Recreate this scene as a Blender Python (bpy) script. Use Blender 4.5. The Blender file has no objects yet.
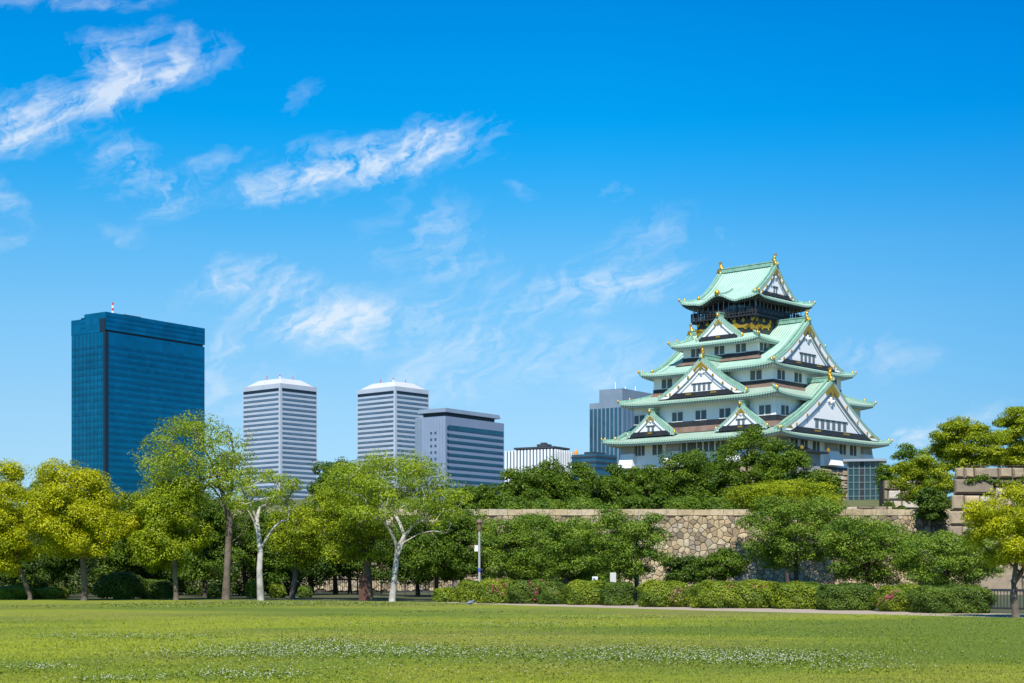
import bpy, math, random
import numpy as np
from mathutils import Vector, Matrix

R = math.radians
C = bpy.context.scene.collection
scene = bpy.context.scene
EYE, F, HZ = 1.6, 1600.0, 573.0

# ------------------------------------------------------------------ camera
cd = bpy.data.cameras.new('camera')
cam = bpy.data.objects.new('camera', cd)
C.objects.link(cam)
cam.location = (0, 0, EYE)
cam.rotation_euler = (R(90), 0, 0)
cd.sensor_width = 36.0
cd.lens = F / 1024 * 36.0
cd.shift_y = (HZ - 341.5) / 1024
cd.clip_start = 0.1
cd.clip_end = 12000
scene.camera = cam

# ------------------------------------------------------------------ light, exposure
SUN_AZ, SUN_EL = math.atan2(-0.13, -0.99), R(50)
to_sun = Vector((math.sin(SUN_AZ) * math.cos(SUN_EL), math.cos(SUN_AZ) * math.cos(SUN_EL), math.sin(SUN_EL)))
sl = bpy.data.lights.new('sun', 'SUN')
sl.energy = 5.0
sl.angle = R(0.53)
sl.color = (1.0, 0.955, 0.88)
so = bpy.data.objects.new('sun', sl)
C.objects.link(so)
so.location = (-60, -120, 200)
so.rotation_euler = (-to_sun).to_track_quat('-Z', 'Y').to_euler()
vs = scene.view_settings
vs.view_transform = 'Standard'
vs.look = 'None'
vs.exposure = 0.3
vs.gamma = 1.0
vs.use_curve_mapping = False
scene.cycles.max_bounces = 6
scene.cycles.diffuse_bounces = 3
scene.cycles.glossy_bounces = 3
scene.cycles.transmission_bounces = 3
scene.cycles.transparent_max_bounces = 6

# ------------------------------------------------------------------ node helper
class NT:
    def __init__(s, tree):
        s.t = tree; s.n = tree.nodes; s.l = tree.links
    def node(s, typ, **kw):
        n = s.n.new(typ)
        for k, v in kw.items(): setattr(n, k, v)
        return n
    def plug(s, sock, v):
        if v is None: return
        if hasattr(v, 'is_output'): s.l.new(v, sock)
        else: sock.default_value = v
    def math(s, op, a, b=None, c=None, clamp=False):
        n = s.node('ShaderNodeMath', operation=op, use_clamp=clamp)
        s.plug(n.inputs[0], a); s.plug(n.inputs[1], b); s.plug(n.inputs[2], c)
        return n.outputs[0]
    def mix(s, fac, a, b, mode='MIX'):
        n = s.node('ShaderNodeMix', data_type='RGBA', blend_type=mode)
        n.clamp_factor = True
        s.plug(n.inputs[0], fac)
        s.plug(n.inputs[6], a if hasattr(a, 'is_output') else col4(a))
        s.plug(n.inputs[7], b if hasattr(b, 'is_output') else col4(b))
        return n.outputs[2]
    def noise(s, vec, scale, detail=3, rough=.55, dist=0.0):
        n = s.node('ShaderNodeTexNoise')
        s.plug(n.inputs['Vector'], vec)
        n.inputs['Scale'].default_value = scale; n.inputs['Detail'].default_value = detail
        n.inputs['Roughness'].default_value = rough; n.inputs['Distortion'].default_value = dist
        return n.outputs[0]
    def rng(s, v, a, b, c=0.0, d=1.0, smooth=False):
        n = s.node('ShaderNodeMapRange', interpolation_type='SMOOTHSTEP' if smooth else 'LINEAR')
        s.plug(n.inputs[0], v)
        for i, x in enumerate((a, b, c, d)): n.inputs[i + 1].default_value = x
        return n.outputs[0]
    def sep(s, v):
        n = s.node('ShaderNodeSeparateXYZ'); s.plug(n.inputs[0], v); return n.outputs
    def comb(s, x, y, z):
        n = s.node('ShaderNodeCombineXYZ')
        for i, v in enumerate((x, y, z)): s.plug(n.inputs[i], v)
        return n.outputs[0]
    def ramp(s, fac, stops):
        n = s.node('ShaderNodeValToRGB')
        cr = n.color_ramp
        while len(cr.elements) < len(stops): cr.elements.new(0.5)
        for e, (p, c) in zip(cr.elements, stops):
            e.position = p; e.color = col4(c)
        s.plug(n.inputs[0], fac)
        return n.outputs[0]

def col4(c):
    if hasattr(c, 'is_output'): return c
    c = tuple(c)
    return c if len(c) == 4 else c + (1.0,)

# ------------------------------------------------------------------ sky
def px_dir(px, py):            # azimuth and elevation of a point of the sky
    v = Vector(((px - 512) / F, 1.0, (HZ - py) / F)).normalized()
    return math.atan2(v.x, v.y), math.asin(v.z)

W = bpy.data.worlds.new('World')
scene.world = W
W.use_nodes = True
w = NT(W.node_tree)
w.n.clear()
wo = w.node('ShaderNodeOutputWorld')
bg = w.node('ShaderNodeBackground')
SKY_STRENGTH = 0.094
bg.inputs[1].default_value = SKY_STRENGTH
w.l.new(bg.outputs[0], wo.inputs[0])
sky = w.node('ShaderNodeTexSky', sky_type='NISHITA')
sky.sun_disc = False
sky.sun_elevation = SUN_EL
sky.sun_rotation = SUN_AZ
sky.altitude = 20
sky.air_density = 1.0
sky.dust_density = 0.3
sky.ozone_density = 2.0
tc = w.node('ShaderNodeTexCoord')
gx_, gy_, gz_ = w.sep(tc.outputs['Generated'])
az = w.math('ARCTAN2', gx_, gy_)
el = w.math('ARCSINE', gz_)
# deepen the air's blue with height above the horizon, the way a polarised clear sky looks
grade = w.ramp(w.math('MULTIPLY', el, 1.0, clamp=True), [
    (0.0, (.56, .79, 1.08)), (.058, (.58, .81, 1.10)), (.101, (.62, .88, 1.09)), (.157, (.54, .985, 1.19)), (.199, (.37, 1.01, 1.28)), (.229, (.17, .985, 1.36)),
    (.258, (.04, .97, 1.44)), (.276, (.003, .95, 1.47)), (.310, (0.0, .91, 1.50)), (.343, (0.0, .85, 1.46)), (.50, (.04, .80, 1.38)), (1.0, (.35, .85, 1.2))])
grade = w.mix(1.0, grade, w.ramp(w.rng(az, -.5, .5), [(0.0, (1, 1, 1)), (.55, (1, 1, 1)), (.82, (.62, .82, .91)), (1.0, (.6, .8, .9))]), 'MULTIPLY')
skyc = w.mix(1.0, sky.outputs[0], grade, 'MULTIPLY')
# cirrus: streaked noise inside soft patches at their bearings
CLOUDS = [  # px, py, half length px, half width px, tilt deg, strength
    (75, 98, 95, 24, 24, 1.0), (160, 64, 66, 19, 8, .85), (5, 132, 60, 15, 27, .75), (380, 158, 80, 21, 10, 1.25), (425, 145, 52, 16, 14, .75), (295, 184, 56, 12, 14, .95),
    (135, 172, 42, 22, -15, .62), (165, 200, 24, 14, 50, .5), (215, 165, 22, 16, 30, .45), (8, 200, 24, 15, -20, .6),
    (2, 240, 14, 12, 0, .5), (125, 238, 26, 12, -25, .4), (210, 283, 46, 12, 22, .55), (285, 302, 60, 25, -14, .85), (385, 322, 55, 22, 14, .85),
    (310, 325, 60, 18, 10, .6), (435, 240, 55, 36, -8, .45), (470, 338, 55, 17, 22, .75), (590, 289, 90, 19, 6, .75), (655, 280, 40, 14, 0, .4),
    (545, 355, 75, 20, 12, .62), (625, 370, 50, 18, 15, .5), (440, 385, 50, 16, 0, .6), (640, 240, 42, 22, 25, .4), (735, 240, 16, 8, -30, .35),
    (615, 195, 14, 18, 60, .25), (530, 190, 10, 20, 80, .25), (880, 357, 55, 20, 0, .42), (225, 340, 40, 20, 20, .5), (230, 390, 60, 26, 0, .55), (80, 5, 60, 9, 8, .5), (2, 4, 20, 8, 0, .5),
    (300, 100, 28, 10, 40, .22), (905, 440, 17, 7, 0, 1.3), (955, 432, 34, 11, 5, .5), (990, 415, 25, 9, 20, .5)]
wn1 = w.noise(w.comb(w.math('MULTIPLY', az, 16), w.math('MULTIPLY', el, 30), 11.0), 1.0, 4, .6)
wn2 = w.noise(w.comb(w.math('MULTIPLY', az, 16), w.math('MULTIPLY', el, 30), 23.0), 1.0, 4, .6)
azw = w.math('MULTIPLY_ADD', w.math('SUBTRACT', wn1, .5), .075, az)
elw = w.math('MULTIPLY_ADD', w.math('SUBTRACT', wn2, .5), .040, el)
acc = None
for (px, py, a, b, tilt, st) in CLOUDS:
    a0, e0 = px_dir(px, py)
    ct, sn = math.cos(R(tilt)), math.sin(R(tilt))
    du = w.math('SUBTRACT', azw, a0); dv = w.math('SUBTRACT', elw, e0)
    u = w.math('ADD', w.math('MULTIPLY', du, ct * F / a), w.math('MULTIPLY', dv, sn * F / a))
    v = w.math('ADD', w.math('MULTIPLY', du, -sn * F / b), w.math('MULTIPLY', dv, ct * F / b))
    g = w.math('EXPONENT', w.math('MULTIPLY', w.math('ADD', w.math('MULTIPLY', u, u), w.math('MULTIPLY', v, v)), -1.0))
    acc = w.math('MULTIPLY', g, st) if acc is None else w.math('MULTIPLY_ADD', g, st, acc)
tl = R(16)
uu = w.math('ADD', w.math('MULTIPLY', az, math.cos(tl)), w.math('MULTIPLY', el, math.sin(tl)))
vv = w.math('ADD', w.math('MULTIPLY', az, -math.sin(tl)), w.math('MULTIPLY', el, math.cos(tl)))
warp = w.noise(w.comb(w.math('MULTIPLY', az, 9), w.math('MULTIPLY', el, 14), 1.3), 1.0, 3, .6)
warp2 = w.noise(w.comb(w.math('MULTIPLY', az, 9), w.math('MULTIPLY', el, 14), 7.7), 1.0, 3, .6)
streak = w.noise(w.comb(w.math('MULTIPLY_ADD', uu, 9, w.math('MULTIPLY', warp, 1.6)), w.math('MULTIPLY_ADD', vv, 62, w.math('MULTIPLY', warp2, 2.4)), 2.0), 1.0, 9, .60)
tl2 = R(58)
u2 = w.math('ADD', w.math('MULTIPLY', azw, math.cos(tl2)), w.math('MULTIPLY', elw, math.sin(tl2)))
v2 = w.math('ADD', w.math('MULTIPLY', azw, -math.sin(tl2)), w.math('MULTIPLY', elw, math.cos(tl2)))
tuft = w.noise(w.comb(w.math('MULTIPLY_ADD', u2, 26, w.math('MULTIPLY', warp, 2.0)), w.math('MULTIPLY_ADD', v2, 85, w.math('MULTIPLY', warp2, 2.0)), 5.0), 1.0, 8, .58)
tex = w.math('ADD', w.math('MULTIPLY', w.rng(streak, .44, .70), .60), w.math('MULTIPLY', w.rng(tuft, .40, .72), .66))
fibre = w.math('MULTIPLY', w.math('MULTIPLY', acc, tex), 1.15)
# wider veil of thin cirrus low over the left half
cl = w.rng(fibre, 0.04, 0.95, 0.0, 0.74)
cl = w.math('MINIMUM', cl, 0.72)
skyf = w.mix(cl, skyc, (7.6, 8.1, 8.7))
w.l.new(skyf, bg.inputs[0])
W.cycles.sampling_method = 'MANUAL'
W.cycles.sample_map_resolution = 512

# ------------------------------------------------------------------ mesh helpers
class MB:
    """collects shapes; build() links them as ONE mesh object"""
    def __init__(s): s.v = []; s.f = []; s.m = []; s.uv = {}
    def quad(s, a, b, c, d, m=0, uv=None):
        i = len(s.v); s.v += [tuple(a), tuple(b), tuple(c), tuple(d)]
        if uv: s.uv[len(s.f)] = uv
        s.f.append((i, i + 1, i + 2, i + 3)); s.m.append(m)
    def tri(s, a, b, c, m=0):
        i = len(s.v); s.v += [tuple(a), tuple(b), tuple(c)]; s.f.append((i, i + 1, i + 2)); s.m.append(m)
    def box(s, x0, y0, z0, x1, y1, z1, m=0, taper=0.0):
        i = len(s.v); t = taper
        s.v += [(x0, y0, z0), (x1, y0, z0), (x1, y1, z0), (x0, y1, z0), (x0 + t, y0 + t, z1), (x1 - t, y0 + t, z1), (x1 - t, y1 - t, z1), (x0 + t, y1 - t, z1)]
        for f in ((3, 2, 1, 0), (4, 5, 6, 7), (0, 1, 5, 4), (1, 2, 6, 5), (2, 3, 7, 6), (3, 0, 4, 7)):
            s.f.append(tuple(i + k for k in f)); s.m.append(m)
    def grid(s, pts, m=0, uvs=None, flip=False):
        """pts[i][j] -> welded sheet"""
        base = len(s.v); ni, nj = len(pts), len(pts[0])
        for row in pts: s.v += [tuple(p) for p in row]
        for i in range(ni - 1):
            for j in range(nj - 1):
                q = [(i, j), (i + 1, j), (i + 1, j + 1), (i, j + 1)]
                if flip: q.reverse()
                if uvs: s.uv[len(s.f)] = [uvs[a][b] for a, b in q]
                s.f.append(tuple(base + a * nj + b for a, b in q)); s.m.append(m)
    def tube(s, pts, rad, n=6, m=0, cap=True):
        base = len(s.v); pts = [Vector(p) for p in pts]
        if not hasattr(rad, '__len__'): rad = [rad] * len(pts)
        for k, p in enumerate(pts):
            d = (pts[min(k + 1, len(pts) - 1)] - pts[max(k - 1, 0)]).normalized()
            a = d.orthogonal().normalized() if abs(d.z) > .9 else d.cross(Vector((0, 0, 1))).normalized()
            b = d.cross(a)
            for q in range(n):
                t = 2 * math.pi * q / n
                s.v.append(tuple(p + (a * math.cos(t) + b * math.sin(t)) * rad[k]))
        for k in range(len(pts) - 1):
            for q in range(n):
                q2 = (q + 1) % n
                s.f.append((base + k * n + q, base + k * n + q2, base + (k + 1) * n + q2, base + (k + 1) * n + q)); s.m.append(m)
        if cap:
            s.f.append(tuple(base + q for q in range(n))[::-1]); s.m.append(m)
            e = base + (len(pts) - 1) * n
            s.f.append(tuple(e + q for q in range(n))); s.m.append(m)
    def beam(s, pts, wx, up, m=0):
        """rectangular bar swept along pts: wx = half width vector, up = height vector"""
        wx = Vector(wx); up = Vector(up); P_ = [Vector(p) for p in pts]
        r = [[p - wx, p - wx + up, p + wx + up, p + wx, p - wx] for p in P_]
        s.grid(r, m)
        for p, fl in ((P_[0], 0), (P_[-1], 1)):
            q = [p - wx, p + wx, p + wx + up, p - wx + up]
            if fl: q.reverse()
            s.quad(*q, m)
    def lathe(s, c, prof, n=10, m=0):
        base = len(s.v)
        for r, z in prof:
            for q in range(n):
                t = 2 * math.pi * q / n; s.v.append((c[0] + r * math.cos(t), c[1] + r * math.sin(t), c[2] + z))
        for k in range(len(prof) - 1):
            for q in range(n):
                q2 = (q + 1) % n
                s.f.append((base + k * n + q, base + k * n + q2, base + (k + 1) * n + q2, base + (k + 1) * n + q)); s.m.append(m)
    def build(s, name, mats, parent=None, smooth=False):
        me = bpy.data.meshes.new(name)
        me.from_pydata(s.v, [], s.f)
        if not isinstance(mats, (list, tuple)): mats = [mats]
        for mm in mats: me.materials.append(mm)
        me.polygons.foreach_set('material_index', s.m)
        if s.uv:
            uvl = me.uv_layers.new(name='UVMap')
            for fi, uv in s.uv.items():
                p = me.polygons[fi]
                for li, q in zip(p.loop_indices, uv): uvl.data[li].uv = q
        if smooth: me.polygons.foreach_set('use_smooth', [True] * len(s.f))
        me.update()
        o = bpy.data.objects.new(name, me)
        C.objects.link(o)
        if parent is not None: o.parent = parent
        return o

def np_mesh(name, verts, faces_n, mat, parent=None, tint=None, smooth=False):
    """verts (N,3); every faces_n consecutive verts are one face"""
    n = len(verts); nf = n // faces_n
    me = bpy.data.meshes.new(name)
    me.vertices.add(n); me.loops.add(n); me.polygons.add(nf)
    me.vertices.foreach_set('co', np.ascontiguousarray(verts, dtype=np.float32).ravel())
    me.loops.foreach_set('vertex_index', np.arange(n, dtype=np.int32))
    me.polygons.foreach_set('loop_start', np.arange(0, n, faces_n, dtype=np.int32))
    if tint is not None:
        at = me.attributes.new('tint', 'FLOAT', 'POINT')
        at.data.foreach_set('value', np.ascontiguousarray(tint, dtype=np.float32))
    me.materials.append(mat)
    me.update(calc_edges=True)
    o = bpy.data.objects.new(name, me)
    C.objects.link(o)
    if parent is not None: o.parent = parent
    return o

def tag(o, label=None, cat=None, group=None, kind=None):
    if label: o['label'] = label
    if cat: o['category'] = cat
    if group: o['group'] = group
    if kind: o['kind'] = kind
    return o

def thing(name, label, cat, loc=(0, 0, 0), rotz=0, group=None):
    o = bpy.data.objects.new(name, None)
    C.objects.link(o)
    o.empty_display_size = .5
    o.location = loc; o.rotation_euler = (0, 0, rotz)
    return tag(o, label, cat, group)

def wx(px, D): return (px - 512) / F * D
def wz(py, D): return EYE + (HZ - py) / F * D

# ------------------------------------------------------------------ materials
def mat(name, base=(.5, .5, .5), rough=.6, metal=0.0, spec=.5):
    m = bpy.data.materials.new(name); m.use_nodes = True
    t = NT(m.node_tree)
    b = t.n['Principled BSDF']
    b.inputs['Base Color'].default_value = col4(base); b.inputs['Roughness'].default_value = rough
    b.inputs['Metallic'].default_value = metal; b.inputs['Specular IOR Level'].default_value = spec
    return m, t, b

def noisy(name, c1, c2, scale=1.0, rough=.7, metal=0.0, spec=.4, bump=0.0, detail=5, lo=.3, hi=.7, bdist=.05):
    m, t, b = mat(name, c1, rough, metal, spec)
    v = t.node('ShaderNodeTexCoord').outputs['Object']
    n = t.noise(v, scale, detail, .6)
    t.l.new(t.mix(t.rng(n, lo, hi), c1, c2), b.inputs['Base Color'])
    if bump:
        bp = t.node('ShaderNodeBump'); bp.inputs['Strength'].default_value = bump; bp.inputs['Distance'].default_value = bdist
        t.l.new(t.noise(v, scale * 4, 4, .6), bp.inputs['Height']); t.l.new(bp.outputs[0], b.inputs['Normal'])
    return m

def leaf_mat(name, lo, hi, trans=.35, dry=None):
    m = bpy.data.materials.new(name); m.use_nodes = True
    t = NT(m.node_tree); t.n.clear()
    out = t.node('ShaderNodeOutputMaterial')
    a = t.node('ShaderNodeAttribute', attribute_name='tint').outputs['Fac']
    c = t.mix(a, lo, hi)
    d = t.node('ShaderNodeBsdfPrincipled'); d.inputs['Roughness'].default_value = .5; d.inputs['Specular IOR Level'].default_value = .28
    t.l.new(c, d.inputs['Base Color'])
    tr = t.node('ShaderNodeBsdfTranslucent')
    t.l.new(t.mix(1.0, c, (1.15, 1.1, .45), 'MULTIPLY'), tr.inputs[0])
    mx = t.node('ShaderNodeMixShader'); mx.inputs[0].default_value = trans
    t.l.new(d.outputs[0], mx.inputs[1]); t.l.new(tr.outputs[0], mx.inputs[2]); t.l.new(mx.outputs[0], out.inputs[0])
    return m

M = {}
M['camphor'] = leaf_mat('camphor_leaf', (0.21, 0.28, 0.005), (0.68, 0.66, 0.016), .40)
M['camphor_green'] = leaf_mat('camphor_green_leaf', (0.125, 0.21, 0.008), (0.48, 0.55, 0.022), .38)
M['light'] = leaf_mat('light_leaf', (0.15, 0.25, 0.016), (0.45, 0.54, 0.035), .42)
M['maple'] = leaf_mat('maple_leaf', (0.12, 0.22, 0.01), (0.38, 0.46, 0.02), .40)
M['lime'] = leaf_mat('lime_leaf', (.12, .20, .008), (.48, .53, .02), .40)
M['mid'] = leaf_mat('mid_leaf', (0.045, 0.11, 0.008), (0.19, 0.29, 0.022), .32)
M['cherry'] = leaf_mat('cherry_leaf', (0.065, 0.15, 0.013), (0.27, 0.37, 0.032), .30)
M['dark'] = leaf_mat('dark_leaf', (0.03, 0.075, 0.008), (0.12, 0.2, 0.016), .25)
M['hill'] = leaf_mat('hill_leaf', (0.032, 0.085, 0.006), (0.2, 0.3, 0.016), .30)
M['azalea'] = leaf_mat('azalea_leaf', (0.07, 0.14, 0.01), (0.3, 0.36, 0.02), .30)
M['azalea_dark'] = leaf_mat('azalea_dark_leaf', (0.04, 0.09, 0.01), (0.15, 0.22, 0.018), .28)
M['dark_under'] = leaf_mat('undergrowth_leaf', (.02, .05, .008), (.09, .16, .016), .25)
M['azalea_flower'] = leaf_mat('azalea_flower', (.55, .04, .16), (.70, .12, .30), .3)
M['azalea_pale'] = leaf_mat('azalea_pale_flower', (.62, .30, .26), (.75, .48, .38), .3)
M['bark'] = noisy('bark', (.085, .062, .045), (.19, .155, .12), 2.2, .9, bump=.6)
M['bark_dark'] = noisy('dark_bark', (.035, .027, .020), (.085, .065, .05), 2.2, .9, bump=.6)
M['bark_brown'] = noisy('brown_bark', (.10, .062, .04), (.21, .14, .095), 2.2, .9, bump=.6)
M['bark_pale'] = noisy('pale_bark', (.25, .235, .205), (.50, .47, .42), 1.8, .85, bump=.4, lo=.35, hi=.6)

M['white'] = noisy('white_plaster', (.86, .865, .87), (.78, .79, .80), .35, .8, bump=.05)
M['black'] = noisy('black_lacquer_boards', (.018, .019, .024), (.038, .036, .038), 1.0, .45)
M['brown'] = noisy('copper_flashing', (.13, .085, .065), (.22, .15, .115), .8, .6)
M['gold'] = noisy('gilded_copper', (.80, .46, .06), (.55, .29, .03), 2.0, .38, metal=.75)
M['shutter'] = noisy('grey_shutter', (.12, .145, .165), (.16, .185, .20), 1.4, .5)
M['frame_white'] = mat('painted_frame', (.74, .75, .75), .6)[0]
M['verdigris_dark'] = noisy('verdigris_ridge', (.15, .31, .23), (.29, .48, .38), 1.6, .55, bump=.2)

def roof_mat(name, ca, cb, cdirt, dirt):
    m, t, b = mat(name, ca, .5, 0, .45)
    uv = t.node('ShaderNodeTexCoord').outputs['UV']
    ob = t.node('ShaderNodeTexCoord').outputs['Object']
    u, v, _ = t.sep(uv)
    rib = t.math('ABSOLUTE', t.math('SINE', t.math('MULTIPLY', u, math.pi / .50)))
    course = t.math('FRACT', t.math('MULTIPLY', v, 1 / .42))
    n1 = t.noise(ob, .33, 5, .65); n2 = t.noise(t.comb(t.math('MULTIPLY', u, 2.2), t.math('MULTIPLY', v, .35), 0.0), 1.0, 5, .65)
    n3 = t.noise(ob, 2.6, 3, .6)
    c = t.mix(t.rng(n1, .35, .65), ca, cb)
    c = t.mix(t.math('MULTIPLY', t.rng(n2, .5, .72), dirt), c, cdirt)
    c = t.mix(t.math('MULTIPLY', t.rng(n3, .55, .75), .25), c, (.62, .80, .70))
    c = t.mix(t.math('MULTIPLY', t.rng(rib, .45, .0), .6), c, (.10, .22, .17))
    t.l.new(c, b.inputs['Base Color'])
    bp = t.node('ShaderNodeBump'); bp.inputs['Strength'].default_value = .8; bp.inputs['Distance'].default_value = .12
    t.l.new(t.math('MULTIPLY_ADD', course, -.12, rib), bp.inputs['Height']); t.l.new(bp.outputs[0], b.inputs['Normal'])
    return m
M['roof'] = roof_mat('verdigris_tiles', (.45, .66, .54), (.35, .57, .45), (.42, .46, .35), .6)
M['roof_worn'] = roof_mat('worn_verdigris_tiles', (.40, .54, .43), (.31, .47, .37), (.37, .31, .21), 1.0)

def stripes_uv(name, ca, cb, pitch, duty, rough=.6):
    m, t, b = mat(name, ca, rough)
    u, v, _ = t.sep(t.node('ShaderNodeTexCoord').outputs['UV'])
    fr = t.math('FRACT', t.math('MULTIPLY', u, 1 / pitch))
    t.l.new(t.mix(t.math('GREATER_THAN', fr, duty), ca, cb), b.inputs['Base Color'])
    return m
M['tile_end'] = stripes_uv('eave_tile_ends', (.34, .52, .42), (.19, .30, .24), .50, .62)
M['rafter'] = stripes_uv('white_rafter_ends', (.62, .62, .57), (.27, .265, .25), .50, .58)
M['rafter_dark'] = stripes_uv('black_rafter_ends', (.05, .05, .052), (.02, .02, .022), .50, .58)

def stone_mat(name, stops, rough=.9):
    m, t, b = mat(name, (.4, .35, .28), rough, 0, .25)
    a = t.node('ShaderNodeAttribute', attribute_name='tint').outputs['Fac']
    ob = t.node('ShaderNodeTexCoord').outputs['Object']
    c = t.ramp(a, stops)
    n = t.noise(ob, 1.7, 6, .65); n2 = t.noise(ob, .25, 4, .6)
    c = t.mix(t.math('MULTIPLY', t.rng(n, .46, .72), .6), c, (.12, .105, .085))
    c = t.mix(t.math('MULTIPLY', t.rng(n2, .5, .7), .35), c, (.17, .155, .13))
    t.l.new(c, b.inputs['Base Color'])
    bp = t.node('ShaderNodeBump'); bp.inputs['Strength'].default_value = .7; bp.inputs['Distance'].default_value = .08
    t.l.new(t.noise(ob, 5.0, 5, .65), bp.inputs['Height']); t.l.new(bp.outputs[0], b.inputs['Normal'])
    return m
M['stone'] = stone_mat('sandy_wall_stone', [(0, (.18, .14, .095)), (.25, (.34, .255, .15)), (.6, (.48, .37, .215)), (.85, (.53, .44, .30)), (1, (.30, .25, .19))])
M['stone_big'] = stone_mat('granite_block', [(0, (.17, .14, .105)), (.35, (.32, .245, .16)), (.65, (.47, .36, .23)), (.85, (.54, .47, .38)), (1, (.62, .59, .53))])
M['gap'] = noisy('wall_joint_earth', (.05, .042, .03), (.09, .075, .055), 1.2, .95)

def ground_mat(name='lawn_turf', dark=1.0):
    m, t, b = mat(name, (.15, .2, .03), .9, 0, .15)
    g = t.node('ShaderNodeNewGeometry').outputs['Position']
    x, y, z = t.sep(g)
    v = t.comb(x, y, 0.0)
    n0 = t.noise(v, .045, 4, .6); n1 = t.noise(v, .22, 5, .62, .3); n2 = t.noise(v, 1.3, 5, .7); n3 = t.noise(v, 14, 3, .7)
    streaky = t.noise(t.comb(t.math('MULTIPLY', x, .045), t.math('MULTIPLY', y, .085), 3.0), 1.0, 4, .6)
    big = t.noise(t.comb(t.math('MULTIPLY', x, .03), t.math('MULTIPLY', y, .06), 9.0), 1.0, 3, .5)
    c = t.mix(t.rng(n1, .36, .64), (0.235 * dark, .265 * dark, .022), (0.141 * dark, .215 * dark, .014))
    c = t.mix(t.math('MULTIPLY', t.rng(streaky, .47, .57), .9), c, (0.273 * dark, .315 * dark, .018))
    c = t.mix(t.math('MULTIPLY', t.rng(n0, .48, .62), .75), c, (0.235 * dark, .215 * dark, .05))
    c = t.mix(t.math('MULTIPLY', t.rng(big, .50, .60), .75), c, (0.098 * dark, .165 * dark, .014))
    c = t.mix(t.math('MULTIPLY', t.rng(n2, .50, .70), .6), c, (0.075 * dark, .13 * dark, .012))
    c = t.mix(t.math('MULTIPLY', t.rng(n3, .38, .75), .35), c, (0.302 * dark, .29 * dark, .07))
    t.l.new(c, b.inputs['Base Color'])
    bp = t.node('ShaderNodeBump'); bp.inputs['Strength'].default_value = .5; bp.inputs['Distance'].default_value = .04
    t.l.new(t.math('ADD', n3, t.noise(v, 40, 2, .7)), bp.inputs['Height']); t.l.new(bp.outputs[0], b.inputs['Normal'])
    return m
M['lawn'] = ground_mat(dark=.84)
M['blade'] = ground_mat('grass_blade', .97)
M['earth'] = noisy('bare_earth', (.045, .065, .018), (.10, .09, .04), .35, .95, bump=.3)
M['bank'] = noisy('grassy_bank', (.07, .10, .02), (.15, .14, .05), .3, .95, bump=.4)
M['gravel'] = noisy('pale_gravel', (.34, .27, .20), (.43, .35, .27), 3.0, .95, bump=.4)
M['clover_leaf'] = leaf_mat('clover_leaf', (.115, .180, .016), (.20, .265, .022), .25)
M['clover'] = mat('clover_flower', (.62, .62, .48), .8)[0]

# ================================================================== SETTING
def ground_strip(name, pts_front, pts_back, m, z):
    b = MB()
    n = len(pts_front)
    rows = [[(p[0], p[1], z) for p in pts_front], [(p[0], p[1], z) for p in pts_back]]
    b.grid(rows, flip=True)
    return tag(b.build(name, m), kind='structure')
b = MB(); S_ = 6000
b.quad((-S_, -400, 0), (S_, -400, 0), (S_, S_, 0), (-S_, S_, 0))
tag(b.build('ground', M['earth']), kind='structure')
LE = [(-70, 99), (-31.5, 98.5), (-18, 97), (-4.5, 88), (.4, 78.8), (8.0, 68.3), (17.5, 57.5), (29, 43), (44, 27)]   # far edge of the lawn
ground_strip('lawn', [(p[0], -30) for p in LE], LE, M['lawn'], .006)
ground_strip('gravel_path', LE[3:8], [(-3.6, 93), (2.5, 85), (9.8, 74.5), (19.8, 62.5), (32, 46)], M['gravel'], .004)

# the raised bailey behind the long wall
def hill_z(x, y):
    t = min(1, max(0, (y - 150) / 85)); t = t * t * (3 - 2 * t)
    return 7.0 + 5.0 * t
b = MB()
xs = np.linspace(-60, 120, 46); ys = np.concatenate([[141.5], np.linspace(143, 330, 36)])
pts = [[(x, y, hill_z(x, y) + .25 * math.sin(x * .37) * math.sin(y * .23)) for y in ys] for x in xs]
b.grid(pts)
tag(b.build('terrain', M['bank'], smooth=True), kind='structure')

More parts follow.
